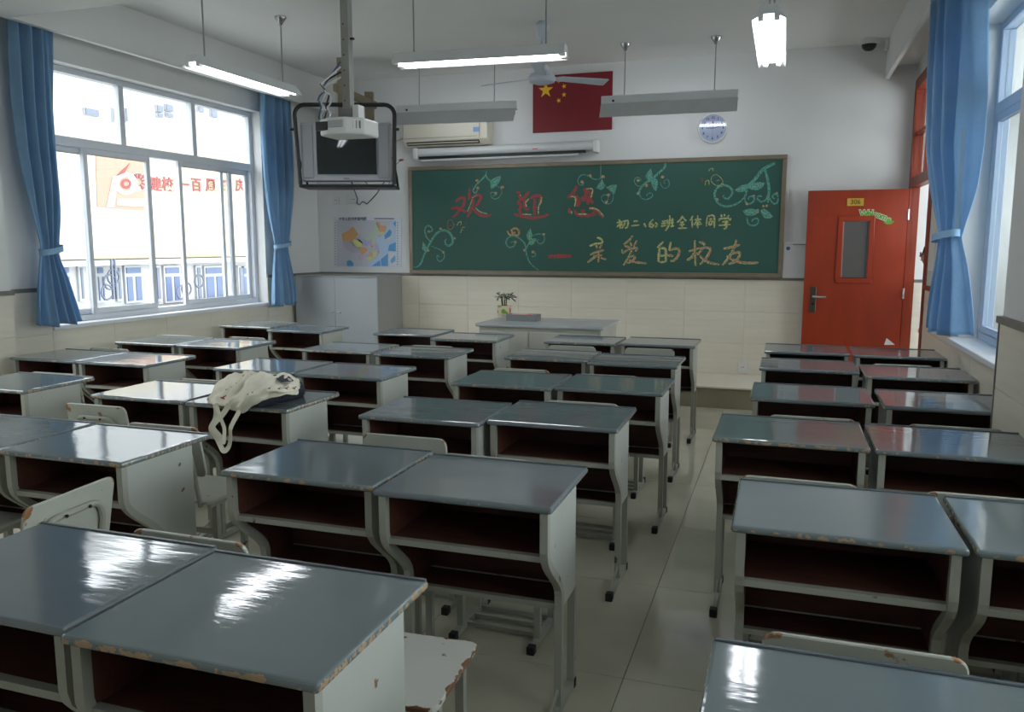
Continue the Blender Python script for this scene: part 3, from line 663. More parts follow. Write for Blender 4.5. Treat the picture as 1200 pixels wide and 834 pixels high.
class Chalk:
    """one chalk figure: strokes given in zoomed pixels (origin ox, oy, scale sc)"""
    def __init__(s, name, label, ox, oy, sc): s.n, s.l, s.o = name, label, (ox, oy, sc); s.m = {}
    def P(s, p): q = at(s.o[0]+p[0]/s.o[2], s.o[1]+p[1]/s.o[2], 1, BY); return (q.x, q.z)
    def mb(s, c): return s.m.setdefault(c, MB())
    def st(s, c, w, *strokes, taper=.35, sm=True):
        k = 9.55/FPX/s.o[2]
        for t in strokes:
            pts = smooth_path(t) if sm else t
            if len(pts) == 2: pts = [pts[0], tuple((pts[0][j]+pts[1][j])/2 for j in (0, 1)), pts[1]]
            ribbon(s.mb(c), [s.P(p) for p in pts], w*k, taper)
        return s
    def fill(s, c, pts):
        layer[0] += 1; y = BY-D-.0003-.00003*(layer[0] % 10)
        pts = smooth_path(pts+[pts[0]], 3)[:-1]; q = [s.P(p) for p in pts]; s.mb(c).add([(x, y, z) for x, z in q], [list(range(len(q)))]); return s
    def leaf(s, pts): s.fill('t', pts); c = [sum(p[j] for p in pts)/len(pts) for j in (0, 1)]; s.st('g', 5, [pts[0], tuple(c), pts[len(pts)//2]]); return s
    def dots(s, r, *cs):
        for cx, cy in cs:
            s.fill('o', [(cx+r*math.cos(a)*random.uniform(.8, 1.15), cy+r*math.sin(a)*.9) for a in [i*math.tau/7 for i in range(7)]])
            layer[0] += 3; s.fill('p', [(cx+r*.35+r*.4*math.cos(a), cy+r*.4*math.sin(a)) for a in [i*math.tau/6 for i in range(6)]])
        return s
    def done(s):
        root = None
        for c, mb in s.m.items():
            me = mb.mesh(s.n, CH[c]); o = obj(s.n if root is None else s.n+'_accent', me, root or bd)
            if root is not None: o['kind'] = 'stuff'
            if root is None: root = o; o['label'] = s.l
C = Chalk
A1 = (500, 200, 9.267); A2 = (590, 195, 8.777); A3 = (480, 240, 9.808); A4 = (590, 250, 6.316); A5 = (715, 240, 7.742); A6 = (680, 270, 10.435); A7 = (765, 270, 9.231); A8 = (810, 180, 9.264); A9 = (730, 180, 13.9)
C('chalk_character', 'red chalk character, first of the greeting', *A1).st('r', 30, [(315, 335), (360, 298), (410, 300), (400, 370), (340, 450), (285, 510)], [(265, 410), (340, 405), (430, 450)], [(468, 190), (460, 315)],
    [(480, 300), (545, 265), (590, 285), (560, 350), (525, 390)], [(510, 300), (500, 380), (470, 450), (440, 500)], [(505, 410), (560, 465), (630, 490), (700, 478)]).st('g', 12, [(495, 310), (465, 390), (442, 445)], [(530, 400), (580, 445), (660, 467)], [(495, 295), (545, 262)]).done()
C('chalk_character', 'red chalk character, second of the greeting', *A2).st('r', 28, [(135, 265), (172, 272)], [(150, 300), (185, 325), (150, 370), (180, 400), (165, 450), (180, 490)], [(195, 350), (230, 300), (265, 260)], [(215, 340), (225, 430), (265, 435)],
    [(275, 330), (330, 300), (385, 310), (370, 380)], [(110, 490), (180, 510), (300, 528), (400, 515), (465, 490)]).st('r', 36, [(320, 310), (320, 500)]).st('y', 13, [(265, 330), (230, 370), (240, 420)], [(392, 315), (385, 370), (362, 410), (360, 495)], [(195, 490), (290, 495)], [(170, 290), (180, 300)]).done()
C('chalk_character', 'red chalk character, third of the greeting', *A2).st('r', 30, [(755, 200), (720, 270), (660, 325)], [(830, 225), (850, 290), (800, 335)], [(850, 240), (900, 290), (880, 345)], [(860, 300), (870, 390)], [(800, 345), (850, 340)], [(895, 340), (920, 380)], [(680, 430), (675, 480)],
    [(725, 450), (760, 490), (830, 505), (940, 490), (915, 468)], [(790, 455), (840, 460)], [(880, 430), (950, 445), (1030, 520)]).st('r', 44, [(745, 300), (770, 350), (762, 412)]).st('y', 14, [(690, 310), (740, 320), (733, 412)], [(850, 230), (915, 235), (900, 320)], [(885, 428), (960, 440), (1035, 515)], [(700, 455), (702, 490)], [(770, 490), (860, 490)]).done()
C('chalk_dash', 'red chalk dash', *A4).st('r', 24, [(332, 318), (498, 315)], taper=.1).done()
def gold(label, A, strokes, w=24):
    c = C('chalk_character', label, *A); c.st('y', w, *strokes); c.st('p', w*.5, *[[(x+w*.25, y-w*.1) for x, y in s] for s in strokes]); c.done()
gold('yellow and red chalk character beginning the last line', A6, [[(205, 85), (255, 105), (275, 150)], [(115, 190), (180, 165), (270, 155)], [(195, 178), (208, 220)], [(260, 175), (235, 222)], [(120, 298), (200, 262), (290, 240)], [(230, 240), (222, 388)], [(200, 312), (150, 345), (90, 392)], [(160, 312), (265, 302)], [(250, 332), (315, 354)]])
gold('yellow and red chalk character, second of the last line', A6, [[(640, 65), (595, 120), (530, 175)], [(545, 188), (610, 205)], [(612, 145), (628, 190)], [(692, 125), (655, 195)], [(508, 230), (525, 285)], [(530, 272), (600, 225), (695, 215), (675, 255)], [(632, 240), (590, 330), (528, 428)], [(590, 318), (668, 318), (640, 370), (572, 400)], [(600, 362), (680, 388), (810, 400)]])
gold('yellow and red chalk character, middle of the last line', A7, [[(112, 120), (50, 188)], [(72, 190), (60, 340)], [(72, 200), (135, 200), (140, 342)], [(80, 272), (130, 272)], [(70, 340), (130, 342)], [(195, 122), (178, 215)], [(175, 215), (250, 195), (288, 215), (270, 280), (225, 325), (190, 325)], [(155, 265), (222, 276)]])
gold('yellow and red chalk character, fourth of the last line', A7, [[(455, 105), (462, 385)], [(390, 225), (500, 190)], [(450, 232), (420, 290), (370, 320)], [(475, 240), (505, 262)], [(500, 125), (550, 138), (556, 162)], [(505, 195), (570, 185), (622, 200), (600, 260), (560, 320), (510, 366)], [(535, 200), (502, 242)], [(510, 272), (550, 312), (620, 350), (718, 367)]])
gold('yellow and red chalk character ending the last line', A7, [[(765, 195), (850, 180), (940, 155)], [(905, 100), (880, 190), (830, 280), (755, 375)], [(860, 252), (935, 235), (930, 290), (880, 342), (820, 360)], [(800, 275), (860, 315), (950, 345), (1060, 352), (1140, 345)]])
small = {'first': [[(78, 132), (92, 150)], [(60, 162), (108, 155), (60, 200)], [(90, 165), (92, 215)], [(100, 175), (114, 188)], [(115, 150), (162, 145), (156, 200), (135, 210)], [(137, 150), (125, 190), (103, 214)]],
         'second': [[(212, 150), (252, 145)], [(188, 191), (264, 182)]], 'third': [[(310, 165), (315, 185), (327, 201)]], 'fourth': [[(392, 130), (362, 162), (356, 190), (378, 202), (394, 186), (380, 172), (362, 180)]], 'fifth': [[(410, 160), (426, 180), (410, 206)]],
         'sixth': [[(470, 150), (512, 145)], [(490, 148), (490, 188)], [(465, 170), (507, 165)], [(462, 193), (512, 185)], [(520, 132), (518, 172)], [(540, 95), (540, 150), (525, 200), (500, 236)], [(550, 140), (578, 138)], [(565, 120), (565, 192)], [(548, 165), (577, 161)], [(548, 196), (582, 190)]],
         'seventh': [[(657, 98), (640, 130), (608, 162)], [(655, 105), (692, 147)], [(635, 160), (672, 155)], [(630, 182), (677, 177)], [(655, 155), (655, 207)], [(618, 212), (700, 210)]],
         'eighth': [[(752, 98), (724, 142)], [(745, 130), (745, 207)], [(765, 135), (827, 130)], [(795, 95), (795, 212)], [(790, 140), (764, 182)], [(800, 140), (830, 177)], [(780, 182), (815, 179)]],
         'ninth': [[(880, 110), (874, 196)], [(880, 105), (930, 95), (946, 120), (945, 207)], [(900, 130), (927, 128)], [(900, 150), (927, 150), (920, 175), (900, 178), (900, 150)]],
         'tenth': [[(1005, 88), (1016, 110)], [(1035, 83), (1041, 105)], [(1077, 93), (1060, 120)], [(988, 147), (1000, 125), (1087, 125), (1080, 142)], [(1015, 155), (1067, 150), (1045, 170)], [(1045, 165), (1056, 200), (1030, 222)], [(985, 186), (1092, 178)]]}
for kx, ss in small.items():
    C('chalk_character', 'small yellow chalk character, %s of the short line' % kx, *A5).st('y', 15, *ss).done()
C('chalk_vine', 'teal chalk vine in the lower left corner', *A3).st('t', 27, [(40, 712), (85, 712), (130, 670), (165, 580), (200, 510), (240, 430), (290, 350), (350, 300), (420, 295), (470, 335), (495, 390), (490, 440), (455, 470), (420, 455), (408, 415), (425, 390)], taper=.7).st('t', 18, [(240, 420), (195, 370), (175, 300), (190, 250), (220, 240), (255, 265), (258, 300), (225, 305)]).st('t', 11, [(240, 470), (290, 490), (350, 515), (395, 560), (395, 610), (350, 650), (315, 620), (320, 580), (345, 600)]).leaf([(155, 425), (195, 475), (172, 530), (142, 495)]).dots(15, (222, 305), (357, 272), (518, 383), (388, 543), (215, 525)).st('p', 6, [(505, 225), (490, 180), (465, 170), (440, 195), (440, 260), (470, 285), (500, 260), (510, 225), (530, 240)], [(455, 240), (480, 235)]).st('y', 8, [(548, 235), (560, 205), (592, 193), (586, 240)], [(588, 318), (605, 262), (636, 258)], [(605, 290), (618, 288)]).dots(5, (548, 235), (586, 318)).st('r', 7, [(655, 190), (640, 220)]).done()
C('chalk_vine', 'teal chalk vine above the first red character', *A1).st('t', 17, [(650, 0), (640, 50), (570, 120), (520, 180), (505, 220), (530, 242), (552, 210)]).st('t', 14, [(645, 45), (660, 85), (700, 115)]).leaf([(700, 195), (690, 120), (740, 75), (805, 62), (785, 130), (740, 180)]).st('t', 8, [(760, 165), (805, 190), (815, 240), (780, 295), (730, 305), (695, 270), (705, 235), (740, 240), (745, 265), (715, 275)]).dots(17, (548, 108), (557, 188), (822, 178), (750, 245)).done()
C('chalk_vine', 'teal chalk vine above the third red character', *A2).st('t', 9, [(1000, -30), (1000, 90), (985, 130), (930, 130), (860, 90), (800, 90), (765, 140), (780, 185), (815, 190), (830, 165)]).st('t', 7, [(1000, 100), (1040, 190), (1110, 260), (1130, 310), (1110, 370), (1060, 385), (1015, 350), (1010, 310), (1050, 290), (1080, 320), (1060, 360)]).leaf([(955, 220), (990, 165), (1015, 140), (1040, 200), (1010, 242)]).leaf([(1065, 215), (1110, 190), (1165, 190), (1155, 245), (1130, 285)]).dots(18, (893, 95), (810, 160), (1025, 105), (1082, 293), (1060, 365)).done()
C('chalk_vine', 'teal chalk vine at the top middle', *A9).st('t', 32, [(690, 140), (680, 220), (600, 300), (510, 380), (430, 440), (330, 510), (275, 590), (265, 660)], taper=.2).st('t', 16, [(265, 650), (300, 720), (370, 745), (440, 725), (485, 680), (450, 640), (400, 660), (385, 690)]).st('t', 11, [(300, 530), (230, 520), (185, 450), (210, 395), (260, 390), (290, 430), (250, 450)]).leaf([(455, 240), (485, 360), (420, 430), (370, 390), (390, 320)]).leaf([(450, 430), (530, 400), (570, 470), (540, 610), (480, 540)]).st('t', 11, [(610, 460), (630, 530), (690, 565), (750, 520), (745, 440), (700, 420), (665, 460), (690, 490)]).dots(26, (245, 435), (385, 520), (248, 650), (645, 378)).done()
C('chalk_vine', 'teal chalk vine with a small curl at bottom middle', *A4).st('t', 10, [(260, 420), (200, 370), (170, 300), (160, 230), (120, 185), (70, 165), (30, 185), (20, 225), (45, 250), (80, 240), (80, 210), (55, 215)]).st('t', 10, [(165, 270), (190, 215), (215, 195)]).leaf([(200, 110), (215, 170), (190, 205), (170, 160)]).leaf([(205, 185), (245, 188), (218, 232), (188, 225)]).st('t', 7, [(215, 165), (260, 152), (300, 165), (300, 205), (270, 225), (248, 205), (265, 190)], [(205, 318), (228, 318), (238, 300), (218, 290)]).st('o', 13, [(28, 128), (45, 158), (70, 155), (60, 125), (90, 110), (115, 130), (110, 160), (85, 158), (85, 135)]).dots(11, (90, 212), (155, 272), (297, 155), (218, 285)).done()
C('chalk_vine', 'large teal chalk vine on the right side', *A8).st('t', 30, [(910, 105), (830, 140), (760, 190), (690, 280), (620, 350), (595, 420)], taper=.3).st('t', 20, [(600, 410), (580, 470), (500, 540), (400, 572), (310, 550), (260, 480), (260, 410), (300, 360), (370, 345), (430, 375), (445, 430), (400, 490), (350, 470), (360, 445)], taper=.5).st('t', 24, [(800, 170), (830, 280), (845, 400), (832, 530)]).st('t', 15, [(840, 420), (810, 500), (760, 520), (720, 490), (730, 460), (770, 465)], [(850, 480), (890, 540), (935, 530), (940, 460), (910, 435), (880, 470), (910, 490)], [(610, 400), (580, 470), (600, 535), (650, 540), (685, 500), (670, 465), (630, 470), (620, 500)], [(605, 690), (620, 760), (680, 780), (725, 750), (720, 705), (670, 715), (660, 740)]).leaf([(475, 395), (540, 345), (620, 335), (590, 400), (520, 420)]).leaf([(620, 365), (690, 312), (800, 320), (740, 390), (660, 392)]).leaf([(560, 620), (650, 595), (740, 630), (680, 668), (600, 672)]).leaf([(750, 620), (800, 598), (885, 682), (800, 702)]).dots(15, (285, 495), (345, 335), (680, 460), (605, 545), (930, 430), (785, 570), (820, 565), (720, 615)).st('y', 6, [(345, 300), (320, 260), (270, 228), (225, 250), (220, 300), (270, 345), (320, 335), (348, 300)], [(270, 295), (310, 285)]).st('y', 8, [(150, 345), (160, 300), (190, 292), (193, 338)], [(190, 190), (200, 172), (235, 160), (235, 190)]).st('r', 8, [(105, 265), (118, 290), (127, 265)], [(118, 285), (118, 312)]).done()
# ================================================================== ON THE FRONT WALL
def star(cx, cz, r, rot, y, d):
    pts = []
    for i in range(10):
        a = rot+math.pi/2+i*math.pi/5; q = r if i % 2 == 0 else r*.382; pts.append((cx+q*math.cos(a), y, cz+q*math.sin(a)))
    return MB().prism(pts, (0, d, 0))
f0, f1 = at(624.5, 89.5, 1, D-.02), at(716.7, 151.5, 1, D-.02)
flag = thing('national_flag', 'red flag with five yellow stars on the front wall', 'flag', ((f0.x+f1.x)/2, D, (f0.z+f1.z)/2))
fw2, fh2 = (f1.x-f0.x)/2, (f0.z-f1.z)/2
MB().box(-fw2, fw2, -.018, -.002, -fh2, fh2).build('flag_cloth', mat('flag_red', (126, 24, 34), .6), flag)
SY = mat('star_yellow', (240, 190, 40), .6); U = fw2/15
star(-10*U, 5*U, 3*U, 0, -.019, .001).build('star', SY, flag)
for sx, sz, ro in ((-5, 8, .5), (-3, 6, .2), (-3, 3, 0), (-5, 1, .4)): star(sx*U, sz*U, 1*U, ro, -.019, .001).build('star', SY, flag)
# clock
q = at(835.2, 150, 1, D-.03)
ck = thing('wall_clock', 'round white wall clock with blue-grey face above the blackboard', 'clock', (q.x, D, q.z)); R = .152
MB().lathe([(0, 0), (R, 0), (R, -.03), (R-.006, -.042), (R-.016, -.042), (R-.018, -.03), (0, -.03)], n=40, axis='y').build('clock_case', WHITEP, ck, smooth=True)
MB().lathe([(0, -.031), (R-.018, -.031), (R-.018, -.0305)], n=40, axis='y').build('clock_face', mat('clock_face', (176, 188, 220), .5), ck)
INK = mat('ink_navy', (36, 40, 60), .6)
for i in range(1, 13):
    a = math.pi/2-i*math.tau/12
    t = obj('numeral', text_mesh('numeral', str(i), .036, INK, .0008, .0005), ck); t.location = (.103*math.cos(a), -.0325, .103*math.sin(a)); t.rotation_euler = (math.pi/2, 0, 0)
def hand(ang, l, w, y, m, nm):
    c, s = math.cos(ang), math.sin(ang)
    MB().obox((c*l*.4, y, s*l*.4), (c, 0, s), (0, 1, 0), (-s, 0, c), l*.6, .0006, w).build(nm, m, ck)
hand(math.radians(178), .065, .0035, -.034, DARK, 'hour_hand'); hand(math.radians(9), .10, .003, -.0355, DARK, 'minute_hand'); hand(math.radians(-90), .11, .0012, -.037, mat('grey_hand', (90, 94, 110), .5), 'second_hand')
MB().box(-.007, .007, -.033, -.0322, .045, .068).build('clock_mark', mat('mark_red', (190, 50, 60), .6), ck)
MB().lathe([(0, -.0385), (R-.017, -.0385), (R-.017, -.038), (0, -.038)], n=40, axis='y').build('clock_glass', glass_mat('clock_glass_m', (1, 1, 1), 1.0), ck)
# air conditioner
a, b = at(472, 147, 1, D-.19), at(571, 168, 1, D-.19)
ac = thing('air_conditioner', 'cream wall-mounted air conditioner left of the flag', 'air conditioner', ((a.x+b.x)/2, D, (a.z+b.z)/2)); aw, ah = (b.x-a.x)/2, .15
ac.location.z = b.z+ah
MB().prism([(-aw, 0, -ah), (-aw, -.13, -ah), (-aw, -.19, -ah+.06), (-aw, -.20, ah-.03), (-aw, -.17, ah), (-aw, 0, ah)], (2*aw, 0, 0)).build('unit_body', CREAMP, ac, .008, 2)
MB().obox((-.03, -.164, -ah+.032), (1, 0, 0), (0, -.06, .06), (0, 1, 1), aw*.86, .022, .006).build('air_louvre', DARK, ac)
MB().obox((-.03, -.172, -ah+.030), (1, 0, 0), (0, -.06, .06), (0, 1, 1), aw*.84, .007, .004).build('louvre_vane', CREAMP, ac)
MB().box(-aw+.02, aw-.12, -.2035, -.1985, -ah+.085, -ah+.089).build('panel_seam', mat('seam_grey', (150, 145, 132), .6), ac)
MB().box(aw-.16, aw-.09, -.2045, -.1995, -.02, .03).build('energy_label', mat('label_blue', (120, 160, 210), .5), ac)
MB().box(aw-.09, aw-.085, -.204, -.199, -ah+.07, ah-.03).build('panel_seam', MATS['seam_grey'], ac)
# projection screen case
a, b = at(487, 178, 1, D-.11), at(698, 173, 1, D-.11)
sc = thing('projection_screen', 'white rolled-up projection screen case above the blackboard', 'screen', ((a.x+b.x)/2, D, a.z-.005), 0); sw = (b.x-a.x)/2
sc.rotation_euler.y = -.004
MB().tube([(-sw, -.075, 0), (sw, -.075, 0)], .05, 14).build('screen_case', WHITEM, sc, smooth=True)
MB().box(-sw+.03, sw-.12, -.095, -.055, -.072, -.045).build('screen_slot', DARK, sc)
MB().tube([(-sw+.05, -.075, -.088), (sw-.20, -.075, -.088)], .014, 8).build('screen_bar', WHITEM, sc)
for s in (-1, 1): MB().box(s*sw-.025, s*sw+.025, -.135, -.005, -.075, .055).build('end_bracket', WHITEP, sc, .008, 1)
MB().box(sw-.06, sw+.01, -.012, -.001, .02, .055).build('wall_mount', WHITEP, sc)
MB().box(.35, .41, -.126, -.120, -.02, -.012).build('red_mark', mat('mark_red2', (180, 50, 50), .6), sc)
# map poster ---------------------------------------------------------
MPY = D-.006
mp = thing('map_poster', 'coloured wall map poster above the storage cabinet', 'poster', (0, 0, 0))
def mpt(x, y): q = at(385+x/11.91, 250+y/11.91, 1, MPY); return (q.x, q.z)
def patch(nm, rgb, pts, lay, parent=mp):
    rgb = tuple(int(v*.8+208*.2) for v in rgb) if lay > 1 else rgb; m_ = mat('print_%d_%d_%d' % rgb, rgb, .5)
    q = [mpt(*p) for p in pts]; return MB().prism([(x, MPY-.0005*lay-.0005, z) for x, z in q], (0, .0004, 0)).build(nm, m_, parent)
q = [mpt(*p) for p in ((72, 50), (1018, 50), (1018, 752), (72, 752))]
MB().prism([(x, MPY, z) for x, z in q], (0, .003, 0)).build('poster_sheet', mat('poster_paper', (214, 218, 228), .4), mp)
patch('map_ground', (196, 196, 204), [(112, 95), (940, 95), (940, 735), (112, 735)], 1)
patch('sea', (176, 206, 240), [(690, 340), (780, 300), (850, 120), (900, 95), (940, 95), (940, 735), (560, 735), (530, 700), (650, 640), (715, 560), (700, 440), (660, 380)], 2)
for pts in ([(780, 310), (850, 220), (885, 260), (850, 360), (790, 385)], [(830, 520), (850, 440), (940, 400), (940, 530)], [(730, 640), (830, 560), (830, 735), (740, 735)], [(600, 735), (720, 650), (730, 735)], [(255, 665), (300, 650), (350, 690), (345, 735), (260, 735)], [(905, 140), (940, 105), (940, 190)]): patch('deep_sea', (64, 148, 216), pts, 3)
patch('far_land', (206, 206, 212), [(760, 380), (800, 400), (900, 330), (905, 200), (850, 110), (880, 200), (890, 300)], 4)
patch('inset_map', (222, 224, 230), [(838, 540), (940, 540), (940, 735), (838, 735)], 4)
patch('inset_sea', (96, 168, 224), [(865, 650), (930, 580), (938, 660), (880, 700)], 5)
PROV = [((226, 164, 92), [(180, 290), (260, 250), (345, 185), (415, 290), (380, 340), (330, 390), (200, 385)]), ((186, 176, 194), [(200, 390), (335, 395), (370, 450), (440, 480), (420, 545), (330, 550), (250, 500), (200, 440)]),
        ((222, 222, 130), [(345, 370), (440, 365), (485, 420), (450, 470), (380, 470), (335, 430)]), ((178, 208, 168), [(430, 310), (540, 340), (600, 280), (650, 180), (665, 125), (700, 160), (700, 250), (620, 340), (520, 370), (460, 345)]),
        ((228, 158, 100), [(665, 125), (710, 120), (730, 170), (805, 175), (790, 255), (720, 260), (698, 200)]), ((212, 216, 140), [(700, 258), (785, 262), (740, 305)]), ((176, 170, 212), [(385, 350), (430, 315), (480, 350), (560, 400), (545, 465), (490, 440)]),
        ((228, 160, 104), [(425, 470), (520, 470), (550, 510), (480, 582), (435, 530)]), ((204, 170, 204), [(415, 570), (470, 580), (512, 620), (450, 665), (408, 620)]), ((226, 160, 110), [(570, 540), (620, 545), (615, 600), (565, 595)]),
        ((220, 216, 130), [(520, 612), (600, 600), (652, 640), (560, 665)]), ((206, 220, 150), [(625, 530), (682, 540), (660, 605), (620, 600)]), ((190, 170, 214), [(545, 390), (602, 360), (602, 430), (560, 452)]), ((230, 160, 104), [(578, 440), (632, 450), (612, 482)]),
        ((176, 206, 190), [(550, 490), (632, 490), (620, 532), (560, 520)]), ((184, 176, 216), [(640, 440), (692, 450), (712, 512), (650, 500)]), ((230, 150, 110), [(682, 520), (716, 520), (700, 565)]), ((196, 212, 160), [(610, 370), (660, 335), (652, 400), (612, 430)]), ((206, 164, 206), [(685, 310), (725, 305), (715, 335)]), ((188, 178, 210), [(470, 585), (560, 560), (570, 600), (520, 615)])]
for c, pts in PROV: patch('printed_region', c, pts, 5)
t = obj('map_title', text_mesh('map_title', '中华人民共和国地图', .042, INK, .0008, .0004, 'LEFT', 1.0), mp); p = mpt(145, 82); t.location = (p[0], MPY-.001, p[1]); t.rotation_euler = (math.pi/2, 0, 0)
patch('title_line', (70, 74, 90), [(640, 66), (915, 66), (915, 80), (640, 80)], 1)
for i in range(17):
    for x in (88, 958): patch('border_mark', (60, 62, 74), [(x, 125+i*36), (x+12, 125+i*36), (x+12, 137+i*36), (x, 137+i*36)], 1)
# sockets, box panel ---------------------------------------------------
def socket(px, py, w, h, label, holes=2, wallx=None):
    q = at(px, py, 1, D-.012)
    s = thing('wall_socket', label, 'socket', (q.x, D-.0125 if q.z < DZ else D, q.z))
    MB().box(-w, w, -.012, 0, -h, h).build('socket_plate', WHITEP, s, .003, 1)
    for i in range(holes): MB().box(-.012+.02*i-.003, -.012+.02*i+.003, -.0128, -.0118, -.002, .012).build('socket_slot', DARK, s)
socket(870.5, 430.5, .052, .052, 'white wall socket low on the tiled front wall')
socket(393.5, 235, .043, .043, 'small white wall socket left of the dangling television cables')
socket(413, 234, .085, .043, 'double white wall socket behind the dangling television cables', 3)
a, b = at(918.5, 284, 1, D-.03), at(944.5, 326, 1, D-.03)
bxp = thing('wall_box', 'thin white panel with blue sticker between blackboard and door', 'panel', (a.x, D, b.z))
MB().box(0, b.x-a.x, -.03, 0, 0, a.z-b.z).build('panel_cover', WHITEM, bxp, .004, 1)
MB().lathe([(.02, -.032), (.02, -.03)], (.045, 0, a.z-b.z-.06), 14, 'y').build('round_sticker', mat('sticker_blue', (50, 96, 140), .5), bxp)
MB().tube([(.09, -.03, a.z-b.z-.02), (.09, -.045, a.z-b.z-.02), (.24, -.045, a.z-b.z-.02), (.24, -.03, a.z-b.z-.02)], .005, 6).build('panel_handle', mat('grey_handle', (110, 110, 110), .4), bxp)
# dome camera -----------------------------------------------------------
q = at(1025, 50, 1, D-.12)
dc = thing('security_camera', 'white dome security camera by the right beam', 'camera', (q.x-.05, D-.16, q.z)); dc.scale = (1.3, 1.3, 1.3)
MB().lathe([(.0, .045), (.075, .045), (.08, .02), (.072, -.01), (.06, -.018), (0, -.018)], n=24).build('camera_housing', WHITEP, dc, smooth=True)
MB().lathe([(.052, -.018), (.046, -.04), (.028, -.058), (0, -.064)], n=20).build('camera_dome', mat('smoked_dome', (24, 26, 34), .1), dc, smooth=True)
bw_ = (.835-q.x+.05)/1.3
MB().box(.05, bw_, -.03, .03, .0, .03).box(bw_-.02, bw_, -.04, .04, -.06, .06).build('wall_bracket', WHITEP, dc)

# ================================================================== CEILING FIXTURES
LZ = 2.88
def hanger(root, x, y, zb, zt, rod=.006):
    MB().tube([(x, y, zb), (x, y, zt-.03)], rod, 6).build('hanging_rod', mat('grey_rod', (150, 150, 150), .4), root)
    MB().lathe([(.012, zt-.07), (.025, zt-.045), (.05, zt-.012), (.05, zt)], (x, y, 0), 14).build('ceiling_cup', mat('chrome', (190, 190, 190), .2, 1), root, smooth=True)
def tube_lamp(label, p, ang, length):
    r = thing('tube_lamp', label, 'lamp', p, ang, 'hanging twin tube lamps'); h = length/2; H = CZ-p[2]
    prof = [(-.10, -.035), (-.045, .05), (.045, .05), (.10, -.035), (.094, -.035), (.040, .040), (-.040, .040), (-.094, -.035)]
    MB().prism([(-h, y, z) for y, z in prof], (2*h, 0, 0)).build('reflector_housing', WHITEM, r)
    for y in (-.045, .045):
        MB().tube([(-h+.04, y, -.012), (h-.04, y, -.012)], .019, 12).build('tube', TUBEON, r, smooth=True)
        for s in (-1, 1): MB().box(s*(h-.02)-.022, s*(h-.02)+.022, y-.016, y+.016, -.034, .035).build('lamp_holder', WHITEP, r, .004, 1)
    for s in (-1, 1): MB().prism([(s*h, -.095, -.034), (s*h, -.044, .049), (s*h, .044, .049), (s*h, .095, -.034), (s*h, .03, -.004), (s*h, -.03, -.004)], (s*.003, 0, 0)).build('end_plate', WHITEM, r)
    for s in (-1, 1): hanger(r, s*(h-.14), 0, .05, H)
tube_lamp('lit tube lamp hanging along the left window wall', (-4.13, 5.665, LZ), math.pi/2, 1.27)
a, b = at(463, 71, 2, LZ), at(663, 62, 2, LZ)
tube_lamp('lit tube lamp hanging crosswise over the middle of the room', ((a.x+b.x)/2, (a.y+b.y)/2, LZ), math.atan2(b.y-a.y, b.x-a.x)*.6, 1.25)
tube_lamp('lit tube lamp hanging toward the camera on the door side', (-.145, 5.74, LZ), math.pi/2, 1.34)
BT = emit('board_tube', (240, 246, 255), BOARD_TUBE_POWER)
def board_lamp(label, pl_, pr_, Y, rods):
    a, b = at(*pl_, 1, Y), at(*pr_, 1, Y)
    r = thing('blackboard_lamp', label, 'lamp', ((a.x+b.x)/2, Y, (a.z+b.z)/2), 0, 'lamps lighting the blackboard'); h = (b.x-a.x)/2
    r.rotation_euler.y = -math.atan2(b.z-a.z, b.x-a.x); H = CZ-r.location.z
    MB().box(-h, h, -.03, .03, .02, .095).build('lamp_body', WHITEM, r, .004, 1)
    # slanted reflector on the camera side, open toward the board
    MB().prism([(-h, -.035, .02), (-h, .035, .02), (-h, .045, .012), (-h, -.030, .012), (-h, -.085, -.115), (-h, -.093, -.112)], (2*h, 0, 0)).build('reflector', mat('lamp_grey', (188, 190, 190), .4, noise=(8, .03)), r)
    MB().tube([(-h+.05, .005, -.02), (h-.05, .005, -.02)], .016, 12).build('tube', BT, r, smooth=True)
    for s in (-1, 1): MB().box(s*(h-.03)-.012, s*(h-.03)+.012, -.02, .025, -.038, .02).build('lamp_holder', WHITEP, r)
    MB().lathe([(.012, -.002), (.012, .002)], (-h+.12, -.031, .045), 10, 'y').build('cable_hole', DARK, r)
    for px, py in rods:
        q = at(px, py, 1, Y); hanger(r, q.x-r.location.x, 0, .09, H, .005)
board_lamp('longer grey blackboard lamp hanging in front of the flag and clock', (705, 125), (865, 117), 8.0, [(732, 90), (838, 80)])
board_lamp('shorter blackboard lamp hanging in front of the air conditioner', (466, 135), (605, 129.5), 8.0, [(491, 110), (579, 100)])
